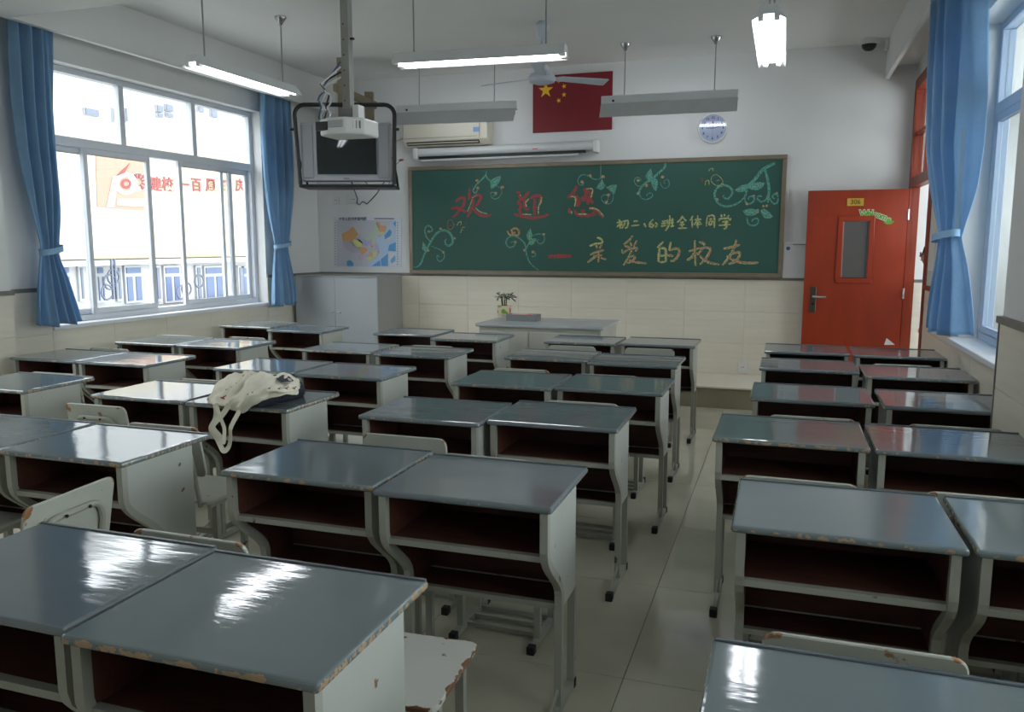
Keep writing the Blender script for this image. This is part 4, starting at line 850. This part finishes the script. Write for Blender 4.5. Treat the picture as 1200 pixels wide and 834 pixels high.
# fan ------------------------------------------------------------------
FANC = mat('fan_enamel', (196, 204, 214), .35)
fn = thing('ceiling_fan', 'pale blue-grey three-blade ceiling fan in front of the flag', 'fan', (-2.07, 7.0, 0)); fz = at(637, 92, 1, 7.0).z
MB().lathe([(.015, fz+.12), (.015, CZ-.12)], n=10).build('down_rod', FANC, fn)
MB().lathe([(.02, CZ-.16), (.05, CZ-.13), (.06, CZ-.03), (.03, CZ)], n=16).build('canopy', FANC, fn, smooth=True)
MB().lathe([(.03, fz+.14), (.06, fz+.10), (.055, fz+.07), (.03, fz+.05)], n=16).build('rod_cup', FANC, fn, smooth=True)
MB().lathe([(.03, fz+.06), (.10, fz+.04), (.125, fz), (.11, fz-.03), (.05, fz-.05), (0, fz-.052)], n=24).build('motor_housing', FANC, fn, smooth=True)
for deg in (-78, 42, 162):
    a = math.radians(deg); c, s = math.cos(a), math.sin(a); R_ = lambda x, y, z: (x*c-y*s, x*s+y*c, z)
    MB().prism([R_(.10, -.02, fz+.01), R_(.18, -.045, fz+.02), R_(.62, -.065, fz+.03), R_(.64, -.05, fz+.03), R_(.64, .05, fz+.0), R_(.62, .06, fz-.0), R_(.18, .045, fz+.0), R_(.10, .02, fz+.0)], (0, 0, .005)).build('fan_blade', FANC, fn)
# projector ------------------------------------------------------------
pp = CAM+ray(409, 150)*5.0
pj = thing('ceiling_projector', 'white projector on a long grey ceiling pole with coiled cables', 'projector', (pp.x, pp.y, 0))
zc = pp.z
MB().prism([(x, y, zc-.055) for x, y in ((-.15, -.09), (-.06, -.16), (.06, -.16), (.15, -.08), (.15, .11), (-.15, .11))], (0, 0, .10)).build('projector_body', WHITEP, pj, .012, 2)
MB().box(-.135, -.055, -.165, -.135, zc-.03, zc+.02).build('connector_panel', DARK, pj)
for i in range(4): MB().box(.07+.018*i, .08+.018*i, -.14+.013*i, -.13+.013*i, zc-.02, zc+.025).build('vent_slat', mat('vent_grey', (120, 122, 124), .6), pj)
MB().box(-.045, .05, -.172, -.158, zc-.015, zc+.025).build('filter_cover', mat('panel_grey', (168, 170, 172), .5), pj)
POLE = mat('pole_grey', (138, 138, 132), .5, noise=(9, .08))
MB().box(-.026, .026, -.026, .026, zc+.10, CZ).build('pole', POLE, pj)
for i in range(6): MB().lathe([(.005, -.002), (.005, .0)], (-.008, -.026, zc+.16+.09*i), 6, 'y').build('pole_hole', DARK, pj)
MB().box(-.045, .045, -.04, .04, zc+.045, zc+.11).build('mount_bracket', mat('bracket_grey', (120, 120, 118), .5), pj)
MB().box(.05, .09, -.04, .03, zc+.045, zc+.13).build('mount_bracket', WHITEP, pj)
MB().box(.026, .05, -.008, .008, zc+.52, zc+.532).build('pole_screw', DARK, pj)
cb_r = random.Random(5)
for i in range(4):
    pts = [(-.03, -.03, zc+.30+.03*i)]
    for k in range(14): pts.append((-.09-.03*math.cos(k*.9+i)-.02*i, -.08-.04*math.sin(k*.7+i), zc+.24-.017*k+.01*math.sin(k*2+i)))
    pts.append((-.10+.02*i, -.16, zc+.0))
    MB().tube(pts, .0055, 6).build('cable', [WHITEP, DARK, WHITEP, mat('cable_blue', (70, 90, 130), .5)][i], pj, smooth=True)
# television in hanging frame -------------------------------------------
TY = 7.42
t0, t1, t2, t3 = at(357, 147, 1, TY), at(458, 150, 1, TY), at(362, 211, 1, TY), at(459, 205, 1, TY)
tvx, tvz = (t0.x+t1.x)/2, (at(405, 178, 1, TY)).z
tv = thing('hanging_television', 'silver tube television in a black hanging frame on the wall corner', 'television', (tvx-.02, TY, tvz), .33)
w2, h2 = (t1.x-t0.x)/2*.93, .29
SILV = mat('silver_plastic', (172, 174, 178), .35, .2)
MB().prism([(-w2, 0, -h2), (w2, 0, -h2), (w2, 0, h2), (-w2, 0, h2)], (0, .10, 0)).build('tv_bezel', SILV, tv, .015, 2)
MB().add([(-w2, .10, -h2), (w2, .10, -h2), (w2, .10, h2), (-w2, .10, h2), (-.22, .48, -.20), (.22, .48, -.20), (.22, .48, .16), (-.22, .48, .16)], [[4, 5, 6, 7], [0, 1, 5, 4], [1, 2, 6, 5], [2, 3, 7, 6], [3, 0, 4, 7]]).build('tv_back', DARK, tv)
sw_, sh_ = w2*.66, h2*.84
NX, NZ = 12, 9; vs = []
for j in range(NZ+1):
    for i in range(NX+1):
        x, z = -1+2*i/NX, -1+2*j/NZ; vs.append((x*sw_+.01, -.012-.020*(1-x*x)*(1-.0*z)-.014*(1-z*z), z*sh_+.02))
MB().add(vs, [[j*(NX+1)+i, j*(NX+1)+i+1, (j+1)*(NX+1)+i+1, (j+1)*(NX+1)+i] for j in range(NZ) for i in range(NX)]).build('tv_screen', mat('crt_glass', (34, 40, 42), .06), tv, smooth=True)
for s in (-1, 1):
    MB().box(s*w2*.84-.055, s*w2*.84+.055, -.012, .0, -h2+.03, h2-.02).build('speaker_grille', mat('speaker_silver', (150, 152, 156), .5, .2, bump=(200, .3)), tv, .004, 1)
MB().box(-.03, .03, -.003, 0, -h2+.02, -h2+.032).build('tv_badge', mat('badge_grey', (110, 112, 116), .4), tv)
# frame
fw_, ft, fb = w2+.045, h2+.17, -h2-.035
fp = [(-fw_*.93, -.02, fb), (-fw_, -.02, ft-.10)]
for i in range(1, 6): a = math.radians(180-18*i); fp.append((-fw_+.10+.10*math.cos(a), -.02, ft-.10+.10*math.sin(a)))
for i in range(0, 6): a = math.radians(90-18*i); fp.append((fw_-.10+.10*math.cos(a), -.02, ft-.10+.10*math.sin(a)))
fp.append((fw_*.97, -.02, fb))
MB().tube(fp, .021, 10).build('frame_hoop', BLACKM, tv, smooth=True)
MB().box(-fw_*.95, fw_*.98, -.05, .36, fb-.03, fb).build('frame_shelf', BLACKM, tv, .006, 1)
for s in (-1, 1): MB().lathe([(.014, 0), (.014, .045)], (s*fw_-(.045 if s < 0 else 0), -.02, .22), 8, 'x').build('frame_knob', BLACKM, tv)
for s in (-1, 1): MB().tube([(s*fw_*.95, -.02, -.06), (s*fw_*.95, .25, fb+.1), (s*fw_*.95, .34, fb)], .012, 6).build('frame_brace', BLACKM, tv)
ARM = mat('arm_brown', (140, 128, 106), .5)
MB().box(.10, .19, .60, .68, -.10, .70).build('support_arm', ARM, tv)
MB().obox((.02, .50, .63), (.28, .28, -.10), (-.28, .28, 0), (0, 0, 1), .26, .035, .035).build('support_arm', ARM, tv)
MB().box(-.12, -.05, .26, .33, .20, CZ-tvz-.001).build('support_arm', ARM, tv)
MB().box(-.16, .19, .29, .35, .16, .23).build('support_arm', ARM, tv)
# cables
def wire(label, pts, m_, r=.004, name='cable'):
    bpy.context.view_layer.update()
    P_ = [at(x, y, 1, yy) for x, y, yy in pts]
    o = MB().tube([tuple(p) for p in P_], r, 6).build(name, m_, None, smooth=True); o.parent = tv; o.matrix_parent_inverse = tv.matrix_world.inverted(); o['label'] = label; return o
wire('black power cable hanging below the television to the socket', [(412, 213, 7.6), (415, 222, 8.1), (419, 233, 8.6), (418, 238, 8.70), (421, 240, 8.69), (425, 236, 8.71), (430, 239, 8.70), (436, 233, 8.6), (442, 226, 8.3), (453, 209, 7.6)], DARK, .006)
wire('thin grey cable drooping under the television frame', [(428, 213, 7.5), (434, 219, 7.9), (444, 221, 8.2), (455, 217, 8.0), (458, 210, 7.6)], mat('cable_grey', (90, 90, 92), .5), .004)
aw_ = wire('thin wire with red tip', [(458, 197, 7.6), (466, 191, 7.75), (470, 188, 7.8)], mat('wire_grey', (80, 80, 82), .5), .003, 'antenna_wire')
q = at(470, 187.5, 1, 7.8); o = MB().lathe([(.004, -.03), (.012, 0), (.004, .03)], tuple(q), 8, 'x').build('antenna_tip', mat('tip_red', (190, 40, 40), .5)); o.parent = tv; o.matrix_parent_inverse = tv.matrix_world.inverted()
# cable duct on the wall beside the air conditioner
a, b = at(455, 168, 1, D-.02), at(478, 158, 1, D-.02)
tag(MB().obox((a+b)/2, (b-a), (0, 1, 0), (0, 0, 1), (b-a).length/2, .015, .015).build('cable_duct', CREAMP), 'short cream cable duct left of the air conditioner', 'cable duct')

# ================================================================== CURTAINS
def curtain(label, lev, p0, e, tie, tag_strap, nfold=7, amp=.045, ph=0.0, flip=1):
    e = Vector(e).normalized(); n = Vector((e.y, -e.x, 0))*flip; p0 = Vector(p0)
    L = []
    for xl, xr, py in lev:
        a, b = hit(xl, py, p0, n), hit(xr, py, p0, n); L.append(((a.z+b.z)/2, (a-p0).dot(e), (b-p0).dot(e)))
    r = thing('curtain', label, 'curtain', (p0.x, p0.y, 0)); ns, nz = 110, 46
    def lerp(u):
        f_ = u*(len(L)-1); i = min(int(f_), len(L)-2); t = f_-i
        q = []
        for j in range(3):
            a0, a1, a2, a3 = L[max(i-1, 0)][j], L[i][j], L[i+1][j], L[min(i+2, len(L)-1)][j]
            q.append(.5*(2*a1+(a2-a0)*t+(2*a0-5*a1+4*a2-a3)*t*t+(3*a1-a0-3*a2+a3)*t**3))
        return q
    vs = []
    ztie = tie
    for j in range(nz+1):
        z, a, b = lerp(j/nz)
        g = min(1, abs(z-ztie)/.55); am = amp*(.35+.65*g)
        for i in range(ns+1):
            s = i/ns; ss = s+.012*math.sin(9*s+z*2+ph)
            w = math.sin(math.tau*nfold*ss+ph+.5*math.sin(z*1.7+6*s)); w2_ = math.sin(math.tau*nfold*2.3*ss+1.3*ph+z)
            off = am*(w+.28*w2_)+am*.8*math.sin(math.pi*s)
            q = p0+e*(a+(b-a)*s)+n*off; vs.append((q.x-p0.x, q.y-p0.y, z+(.012*math.sin(13*s+ph) if j == nz else 0)))
    me = MB().add(vs, [[j*(ns+1)+i, j*(ns+1)+i+1, (j+1)*(ns+1)+i+1, (j+1)*(ns+1)+i] for j in range(nz) for i in range(ns)]).mesh('curtain_cloth', CURT)
    for p in me.polygons: p.use_smooth = True
    o = obj('curtain_cloth', me, r); md = o.modifiers.new('thick', 'SOLIDIFY'); md.thickness = .004
    # tie band
    best = min(range(101), key=lambda k_: abs(lerp(k_/100)[0]-ztie)); _, a, b = lerp(best/100)
    ring = []
    for k_ in range(25):
        th = k_/24*math.tau; c = (a+b)/2; q = e*(c+(b-a)*.56*math.cos(th))+n*(amp*.5+amp*1.35*math.sin(th)); ring.append((q.x, q.y, ztie+.02*math.cos(th)))
    MB().add([(x, y, z-.022) for x, y, z in ring]+[(x, y, z+.022) for x, y, z in ring], [[i, i+1, 26+i, 25+i] for i in range(24)]).build('tie_band', CURT2, r, smooth=True)
    if tag_strap:
        MB().add([tuple((lambda q: (q.x-p0.x, q.y-p0.y, q.z))(hit(x, y, p0+n*(amp*2.0), n))) for x, y in tag_strap], [[0, 1, 2, 3]]).build('strap_end', CURT2, r)
    return r
curtain('blue curtain tied back at the left end of the left window', [(8, 60, 15), (11, 61, 70), (15, 62, 130), (22, 65, 190), (34, 69, 245), (45, 68, 285), (45, 68, 300), (42, 77, 325), (40, 84, 350), (40, 92, 380)], (-5.30, 4.85, 0), (0, 1, 0), at(56, 293, 0, -5.30).z, None, 4, .055, .4)
curtain('blue curtain tied back at the right end of the left window', [(305, 338, 110), (305, 340, 150), (308, 341, 200), (313, 340, 245), (320, 338, 280), (321, 337, 292), (319, 341, 320), (318, 345, 357)], (-5.30, 7.9, 0), (0, 1, 0), at(328, 287, 0, -5.30).z, None, 4, .045, 1.4)
curtain('blue curtain tied back beside the red door', [(1100, 1151, -45), (1099, 1150, 0), (1095, 1149, 60), (1092, 1147, 120), (1091, 1142, 180), (1094, 1137, 225), (1101, 1126, 268), (1101, 1124, 282), (1098, 1129, 310), (1092, 1133, 350), (1089, 1135, 390)], (.93, 5.95, 0), (.2, -.65, 0), at(1112, 277, 1, 5.95).z,
        [(1119, 268), (1127, 150), (1132, 150), (1124, 268)], 3.4, .045, 2.2, 1)
# notice board beside the door
a, b = at(1089, 244, 0, XR-.02), at(1101, 338, 0, XR-.02)
nb = thing('notice_board', 'narrow white notice board with red-brown frame behind the right curtain', 'notice board', (XR, 0, 0))
y1_, y0_ = 7.30, 6.45
MB().box(-.02, 0, y0_, y1_, 1.24, 2.02).build('notice_sheet', mat('notice_paper', (196, 200, 196), .6, noise=(6, .06)), nb)
MB().box(-.026, 0, y0_-.03, y1_+.03, 1.20, 1.24).box(-.026, 0, y0_-.03, y1_+.03, 2.02, 2.06).box(-.026, 0, y1_, y1_+.03, 1.24, 2.02).box(-.026, 0, y0_-.03, y0_, 1.24, 2.02).build('notice_frame', REDF, nb)
for i in range(3): MB().box(-.0215, -.02, y1_-.30*i-.28, y1_-.30*i-.04, 1.36, 1.92).build('notice_page', WHITEP, nb)

# ================================================================== BAG ON THE DESK
FY = 3.255
CREAM = mat('cream_canvas', (238, 232, 212), .9, noise=(14, .05), bump=(140, .15))
def zp(x, y, z): return at(230+x/5.96, 400+y/5.96, 2, z)
def yp(x, y, Y): return at(230+x/5.96, 400+y/5.96, 1, Y)
bag = thing('tote_bag', 'cream canvas tote bag with red print slumped over a desk edge', 'bag', (0, 0, 0))
rows_ = [[zp(235, 300, .795), zp(330, 300, .80), zp(430, 295, .80), zp(540, 300, .80), zp(640, 300, .80), zp(712, 310, .80)],
         [zp(200, 245, .865), zp(300, 217, .895), zp(400, 210, .90), zp(510, 220, .90), zp(640, 226, .895), zp(718, 268, .865)],
         [zp(145, 300, .845), zp(240, 290, .885), zp(350, 280, .89), zp(470, 285, .90), zp(600, 295, .89), zp(722, 312, .86)],
         [zp(95, 365, .812), zp(190, 385, .82), zp(290, 385, .835), zp(400, 345, .875), zp(560, 345, .87), zp(712, 335, .85)],
         [zp(75, 405, .790), zp(150, 436, .790), zp(255, 440, .795), zp(345, 408, .835), zp(500, 372, .848), zp(714, 346, .846)],
         [yp(82, 420, FY-.02), yp(135, 446, FY-.02), yp(240, 470, FY-.02), yp(325, 495, FY-.02), zp(510, 392, .838), zp(700, 368, .836)]]
def cr1(p, f_):
    i = min(int(f_), len(p)-2); t = f_-i; a0, a1, a2, a3 = p[max(i-1, 0)], p[i], p[i+1], p[min(i+2, len(p)-1)]
    return (a1*2+(a2-a0)*t+(a0*2-a1*5+a2*4-a3)*t*t+(a1*3-a0-a2*3+a3)*t**3)*.5
NU, NV = 70, 50; vs = []
for j in range(NV+1):
    for i in range(NU+1):
        u, v = i/NU, j/NV; p = cr1([cr1(r_, u*5) for r_ in rows_], v*5)
        w_ = min(1, v*4)*(1 if v < .9 else .5)
        fold = .006*math.sin(math.tau*(u*4.5-v*2.2)+1)+.004*math.sin(math.tau*(u*9+v*3.1))+.007*math.exp(-((u-.32-.25*(1-v))/.035)**2)-.008*math.exp(-((u-.45-.2*(1-v))/.05)**2)
        d_ = Vector((0, -.55, .83))*(fold*w_); vs.append(tuple(p+d_))
bm_ = MB().add(vs, [[j*(NU+1)+i, j*(NU+1)+i+1, (j+1)*(NU+1)+i+1, (j+1)*(NU+1)+i] for j in range(NV) for i in range(NU)]).mesh('bag_cloth', CREAM)
for p in bm_.polygons: p.use_smooth = True
bo = obj('bag_cloth', bm_, bag)
dt = bpy.data.textures.new('crease', 'CLOUDS'); dt.noise_scale = .05
md = bo.modifiers.new('d', 'DISPLACE'); md.texture = dt; md.strength = .014; md.texture_coords = 'GLOBAL'
md = bo.modifiers.new('t', 'SOLIDIFY'); md.thickness = .003
def strap(pts, Y0):
    mb = MB(); P_ = [yp(x, y, Y0) for x, y in smooth_path(pts, 5)]; n_ = len(P_); w_ = .013; V = []
    for i, p in enumerate(P_):
        d = (P_[min(i+1, n_-1)]-P_[max(i-1, 0)]).normalized(); s_ = Vector((d.z, 0, -d.x)); yo = .008*math.sin(i*.5)
        V += [tuple(p+s_*w_+Vector((0, yo, 0))), tuple(p-s_*w_+Vector((0, yo+.006, 0)))]
    mb.add(V, [[2*i, 2*i+1, 2*i+3, 2*i+2] for i in range(n_-1)]); o = mb.build('bag_handle', CREAM, bag); o.modifiers.new('t', 'SOLIDIFY').thickness = .0015
strap([(130, 440), (128, 540), (108, 610), (130, 670), (185, 755), (220, 745), (232, 660), (250, 590), (295, 485)], FY-.045)
strap([(225, 440), (165, 525), (120, 590), (150, 660), (195, 700), (195, 640), (172, 560), (150, 450)], FY-.06)
RP = mat('red_print', (168, 44, 52), .8)
def print_mark(x, y, r_, z=None, dy=0):
    p = zp(x, y, z); d = (CAM-p).normalized()
    sx2 = Vector((1, .1, 0)); uy = sx2.cross(d).normalized()*-1; c0 = p+d*.014
    for k_ in range(2): MB().obox(c0+sx2*(r_*.5*(k_-.5))+uy*(r_*.5*(k_-.5)), sx2+uy*(.5 if k_ else -.3), uy, d, r_*.75, r_*.22, .001).build('red_print', RP, bag)
for x, y, r_, z in ((190, 390, .016, .83), (510, 327, .008, .888), (580, 328, .009, .885), (632, 325, .012, .88), (685, 325, .011, .87), (330, 238, .006, .902), (382, 232, .006, .905), (355, 240, .005, .903), (210, 335, .006, .86), (245, 318, .004, .872), (280, 290, .004, .887), (360, 368, .006, .873), (392, 355, .006, .885)): print_mark(x, y, r_, z)
# dark knitted bundle
KN = mat('dark_knit', (38, 40, 54), .95, noise=(120, .8), bump=(150, .8))
kp = [zp(340, 458, .785), zp(440, 465, .785), zp(530, 447, .785), zp(765, 382, .785), zp(745, 335, .785), zp(440, 360, .785)]
kn = MB().prism([tuple(p) for p in kp], (0, 0, .05)).mesh('knit_bundle', KN, .02, 3)
for p in kn.polygons: p.use_smooth = True
tag(obj('knit_bundle', kn), 'dark speckled knitted bundle under the cream tote bag', 'clothing')
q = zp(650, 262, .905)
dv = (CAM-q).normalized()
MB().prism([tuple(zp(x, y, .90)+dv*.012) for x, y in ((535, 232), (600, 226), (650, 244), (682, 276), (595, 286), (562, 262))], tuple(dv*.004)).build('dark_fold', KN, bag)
MB().prism([tuple(zp(x, y, .90)+dv*.018) for x, y in ((636, 252), (664, 262), (668, 276), (644, 272))], tuple(dv*.003)).build('bright_glint', mat('glint_grey', (190, 190, 190), .5), bag)  # pale patch painted on as a highlight

# ================================================================== PERSON IN THE DOORWAY
SKIN = mat('skin', (196, 146, 120), .55); TOP = mat('dark_red_top', (96, 36, 38), .85); TROU = mat('dark_trousers', (40, 42, 52), .85); HAIRM = mat('black_hair', (20, 18, 18), .5)
hp = at(1090, 298, 1, 8.18)
PX, PY = 1.285, 8.18
pe = thing('person', 'person with dark hair and glasses peeking in beside the door frame', 'person', (PX, PY, 0))
V = [(0, 0, .86), (0, 0, 1.05), (-.005, 0, 1.22), (-.01, 0, 1.30), (-.025, 0, 1.37), (-.035, 0, 1.44), (-.035, 0, 1.52),      # spine, neck, head
     (-.005, .15, 1.25), (.03, .19, 1.02), (-.02, .18, .80), (-.005, -.15, 1.25), (.03, -.19, 1.02), (-.02, -.18, .80),            # arms
     (0, .085, .82), (-.01, .09, .46), (.02, .09, .08), (-.10, .09, .03), (0, -.085, .82), (-.01, -.09, .46), (.02, -.09, .08), (-.10, -.09, .03)]
Ed = [(0, 1), (1, 2), (2, 3), (3, 4), (4, 5), (5, 6), (2, 7), (7, 8), (8, 9), (2, 10), (10, 11), (11, 12), (0, 13), (13, 14), (14, 15), (15, 16), (0, 17), (17, 18), (18, 19), (19, 20)]
Rd = [(.10, .13), (.085, .12), (.085, .13), (.05, .06), (.046, .046), (.115, .095), (.105, .09), (.05, .05), (.038, .038), (.026, .026), (.05, .05), (.038, .038), (.026, .026), (.075, .075), (.05, .05), (.036, .036), (.032, .03), (.075, .075), (.05, .05), (.036, .036), (.032, .03)]
me = bpy.data.meshes.new('body'); me.from_pydata(V, Ed, []); 
tmp = bpy.data.objects.new('tmp_body', me); COL.objects.link(tmp)
md = tmp.modifiers.new('skin', 'SKIN'); md.use_smooth_shade = True
for i, sv in enumerate(me.skin_vertices[0].data): sv.radius = Rd[i]; sv.use_root = (i == 0)
tmp.modifiers.new('sub', 'SUBSURF').levels = 2
bpy.context.view_layer.update()
bmesh_me = bpy.data.meshes.new_from_object(tmp.evaluated_get(bpy.context.evaluated_depsgraph_get())); bpy.data.objects.remove(tmp)
bmesh_me.materials.clear()
for m_ in (SKIN, TOP, TROU): bmesh_me.materials.append(m_)
for p in bmesh_me.polygons:
    z = p.center.z; y = abs(p.center.y); p.use_smooth = True
    p.material_index = 0 if z > 1.325 or (y > .13 and z < .86) else (1 if z > .84 else 2)
obj('body', bmesh_me, pe)
hx, hz = -.035, 1.47
fx = min(v.co.x for v in bmesh_me.vertices if 1.43 < v.co.z < 1.51)
pe.location.x = at(1077.5, 298, 1, PY).x-fx+.012
MB().lathe([(0, 1.585), (.05, 1.58), (.082, 1.545), (.092, 1.50), (.09, 1.46), (.07, 1.42)], (hx+.022, 0, 0), 20).build('hair', HAIRM, pe, smooth=True)
MB().prism([(fx-.014, -.010, hz-.012), (fx+.004, -.006, hz+.022), (fx+.006, 0, hz-.018)], (0, .018, 0)).build('nose', SKIN, pe)
MB().box(fx-.001, fx+.02, -.02, .02, hz-.046, hz-.040).build('mouth', mat('lips', (150, 90, 84), .5), pe)
for s in (-1, 1):
    MB().lathe([(.007, -.002), (.007, .008)], (fx+.006, s*.028, hz+.012), 8, 'x').build('eye', DARK, pe)
    MB().tube([(fx-.006+.012*abs(math.cos(k*math.tau/10))*(s*math.cos(k*math.tau/10) > 0), s*.03+.022*math.cos(k*math.tau/10), hz+.012+.016*math.sin(k*math.tau/10)) for k in range(11)], .0025, 5).build('glasses_rim', DARK, pe)
    MB().tube([(fx+.004, s*.052, hz+.014), (hx, s*.078, hz+.014)], .0025, 5).build('glasses_arm', DARK, pe)
    MB().lathe([(.012, 0), (.02, .006), (.014, .012)], (hx+.005, s*.07, hz-.005), 8, 'y').build('ear', SKIN, pe)
    for k in range(4): MB().tube([(-.025+.014*k-.02, s*.18, .80), (-.03+.012*k-.02, s*.182, .755), (-.035+.011*k-.02, s*.176, .72+.006*abs(k-1.5))], [.009, .008, .006], 6).build('finger', SKIN, pe, smooth=True)
    MB().tube([(-.045, s*.175, .81), (-.065, s*.17, .775), (-.068, s*.168, .75)], [.010, .009, .007], 6).build('thumb', SKIN, pe, smooth=True)

# ================================================================== OUTSIDE
FX = -22.0
struct('ground_outside', MB().box(-60, XL-WT-.05, -60, 70, -9.2, -9.0), mat('paving', (150, 148, 142), .8), 'pale paved yard outside the windows')
FAC = mat('white_facade', (150, 150, 149), .8)
bl = thing('school_building', 'white building with blue windows across the yard', 'building', (FX, 0, 0))
MB().box(-6, 0, -32, 48, -9, 10.6).build('facade', FAC, bl)
def fo(px, py): q = at(px, py, 0, FX); return q.y, q.z
BLU = mat('blue_pane', (60, 76, 106), .5); GRYP = mat('grey_pane', (78, 84, 98), .5); WFR = mat('window_white', (136, 138, 141), .5)
def fwin(x0, x1, y0, y1, m_, mull=True, name='window', g=.08):
    xm = (x0+x1)/2; a, b, zt, zb = fo(x0, y0)[0], fo(x1, y1)[0], fo(xm, y0)[1], fo(xm, y1)[1]
    w = MB().box(0, .10, a-g, b+g, zb-g, zt+g).build(name, WFR, bl)
    if mull:
        mid = (a+b)/2; sp_ = zt-(zt-zb)*.22
        for ya, yb, za, zb_ in ((a, b, sp_+.06, zt), (a, mid-.08, zb, sp_-.06), (mid+.08, b, zb, sp_-.06)): MB().box(.09, .13, ya, yb, za, zb_).build('pane', m_, w)
    else: MB().box(.09, .13, a, b, zb, zt).build('pane', m_, w)
for x0, x1 in ((111, 120), (145, 164), (191, 209), (238.5, 261), (282, 300), (60, 80)): fwin(x0, x1, 313.5, 352, BLU)
for x0, x1 in ((135, 140), (180.5, 186), (228.5, 234), (278, 284), (91, 96)): fwin(x0, x1, 313.5, 350, GRYP, False)
for x0, x1, y0, y1 in ((97, 113, 128, 135), (130, 133, 127, 142), (181.5, 188, 124, 131), (192, 200, 123, 130), (182, 188, 133, 137), (193, 200, 133, 137), (218, 221, 123, 137), (230, 236, 126, 131), (245, 252, 129, 137), (144, 147, 127, 142)): fwin(x0, x1, y0, y1, GRYP, False, g=.015)
MB().box(0, .5, -32, 48, fo(180, 305)[1]-.12, fo(180, 305)[1]+.05).build('ledge', FAC, bl)
MB().box(0, .8, -32, 48, fo(180, 360)[1]-.5, fo(180, 357)[1]).build('ledge', mat('ledge_grey', (96, 94, 92), .7), bl)
ORN = mat('iron_scroll', (66, 72, 88), .5)
for cx, cy in ((115, 330), (119, 324), (112, 342), (200, 342), (206, 338), (221, 329)):
    y, z = fo(cx, cy); MB().tube([(.5, y+.25*math.cos(k*math.tau/12), z+.25*math.sin(k*math.tau/12)) for k in range(13)], .035, 5).build('iron_scroll', ORN, bl)
for x in (119, 123): (y, z0), (_, z1) = fo(x, 350), fo(x, 303); MB().box(.48, .55, y-.03, y+.03, z0, z1).build('iron_post', ORN, bl)
# banner
BX = FX+.12
BAN = bpy.data.materials.new('banner_print'); BAN.use_nodes = True; nt = BAN.node_tree; b_ = nt.nodes['Principled BSDF']; b_.inputs['Roughness'].default_value = .7
tc = nt.nodes.new('ShaderNodeTexCoord'); mpn = nt.nodes.new('ShaderNodeMapping'); mpn.inputs['Scale'].default_value = (1, .09, .5); nz_ = nt.nodes.new('ShaderNodeTexNoise'); nz_.inputs['Scale'].default_value = 1.1; nz_.inputs['Detail'].default_value = 4
nt.links.new(tc.outputs['Object'], mpn.inputs[0]); nt.links.new(mpn.outputs[0], nz_.inputs['Vector']); cr = nt.nodes.new('ShaderNodeValToRGB'); nt.links.new(nz_.outputs[0], cr.inputs[0])
e = cr.color_ramp.elements; e[0].position = .35; e[0].color = (*lin((146, 134, 108)), 1); e[1].position = .62; e[1].color = (*lin((148, 146, 130)), 1); nt.links.new(cr.outputs[0], b_.inputs['Base Color'])
(ya, zt), (yb, zb) = fo(60, 150), fo(300, 302)
zt, zb = fo(180, 168)[1], fo(180, 302)[1]
bn = thing('anniversary_banner', 'long yellow and white anniversary banner with red characters across the yard', 'banner', (BX, 0, 0))
MB().box(0, .05, fo(60, 220)[0], fo(330, 220)[0], zb, zt).build('banner_sheet', BAN, bn)
RB_ = mat('banner_red', (112, 46, 44), .7); OR_ = mat('banner_orange', (138, 106, 90), .7); WB_ = mat('banner_white', (150, 148, 147), .7)
def banpoly(nm, m_, pts, off): MB().prism([(off, *fo(x, y)) for x, y in pts], (.02, 0, 0)).build(nm, m_, bn)
(y0_, z0_), (y1_, z1_) = fo(175, 216), fo(286, 216)
xs = (178, 192, 203.5, 211, 225.5, 242.5, 258, 277)
for ch, px in zip('建校·一百周年庆', xs):
    y, z = fo(px, 217+(px-178)*.012); t = obj('banner_character', text_mesh('banner_character', ch, .54, RB_, .012, .01, 'CENTER', 1.12), bn); t.location = (.07, y, z); t.rotation_euler = (math.pi/2, 0, math.pi/2)
# emblem
def bz(x, y): return (60+x/4.8, 80+y/4.8)
banpoly('emblem_field', OR_, [bz(225, 480), bz(500, 500), bz(500, 800), bz(235, 780)], .055)
banpoly('emblem_stroke', WB_, [bz(320, 610), bz(350, 600), bz(325, 780), bz(285, 780)], .08)
banpoly('emblem_flame', RB_, [bz(330, 615), bz(415, 535), bz(385, 590), bz(345, 605)], .08)
def ringp(cx, cy, r0, r1, m_, nm, off):
    n_ = 24; V = []
    for k in range(n_):
        a = k*math.tau/n_
        for r_ in (r0, r1): y, z = fo(*bz(cx+r_*math.cos(a), cy+r_*.95*math.sin(a))); V.append((off, y, z))
    MB().add(V, [[2*k, 2*k+1, (2*k+3) % (2*n_), (2*k+2) % (2*n_)] for k in range(n_)]).build(nm, m_, bn)
ringp(395, 650, 42, 66, WB_, 'emblem_ring', .09); ringp(395, 650, 14, 30, RB_, 'emblem_ring', .09); ringp(460, 640, 30, 56, WB_, 'emblem_ring', .085)
for i in range(6):
    a = -1.9+i*.55; banpoly('emblem_petal', RB_, [bz(460+18*math.cos(a), 640+18*math.sin(a)), bz(460+50*math.cos(a-.18), 640+50*math.sin(a-.18)), bz(460+50*math.cos(a+.25), 640+50*math.sin(a+.25))], .10)
banpoly('emblem_base', WB_, [bz(345, 735), bz(495, 735), bz(495, 778), bz(345, 772)], .08)
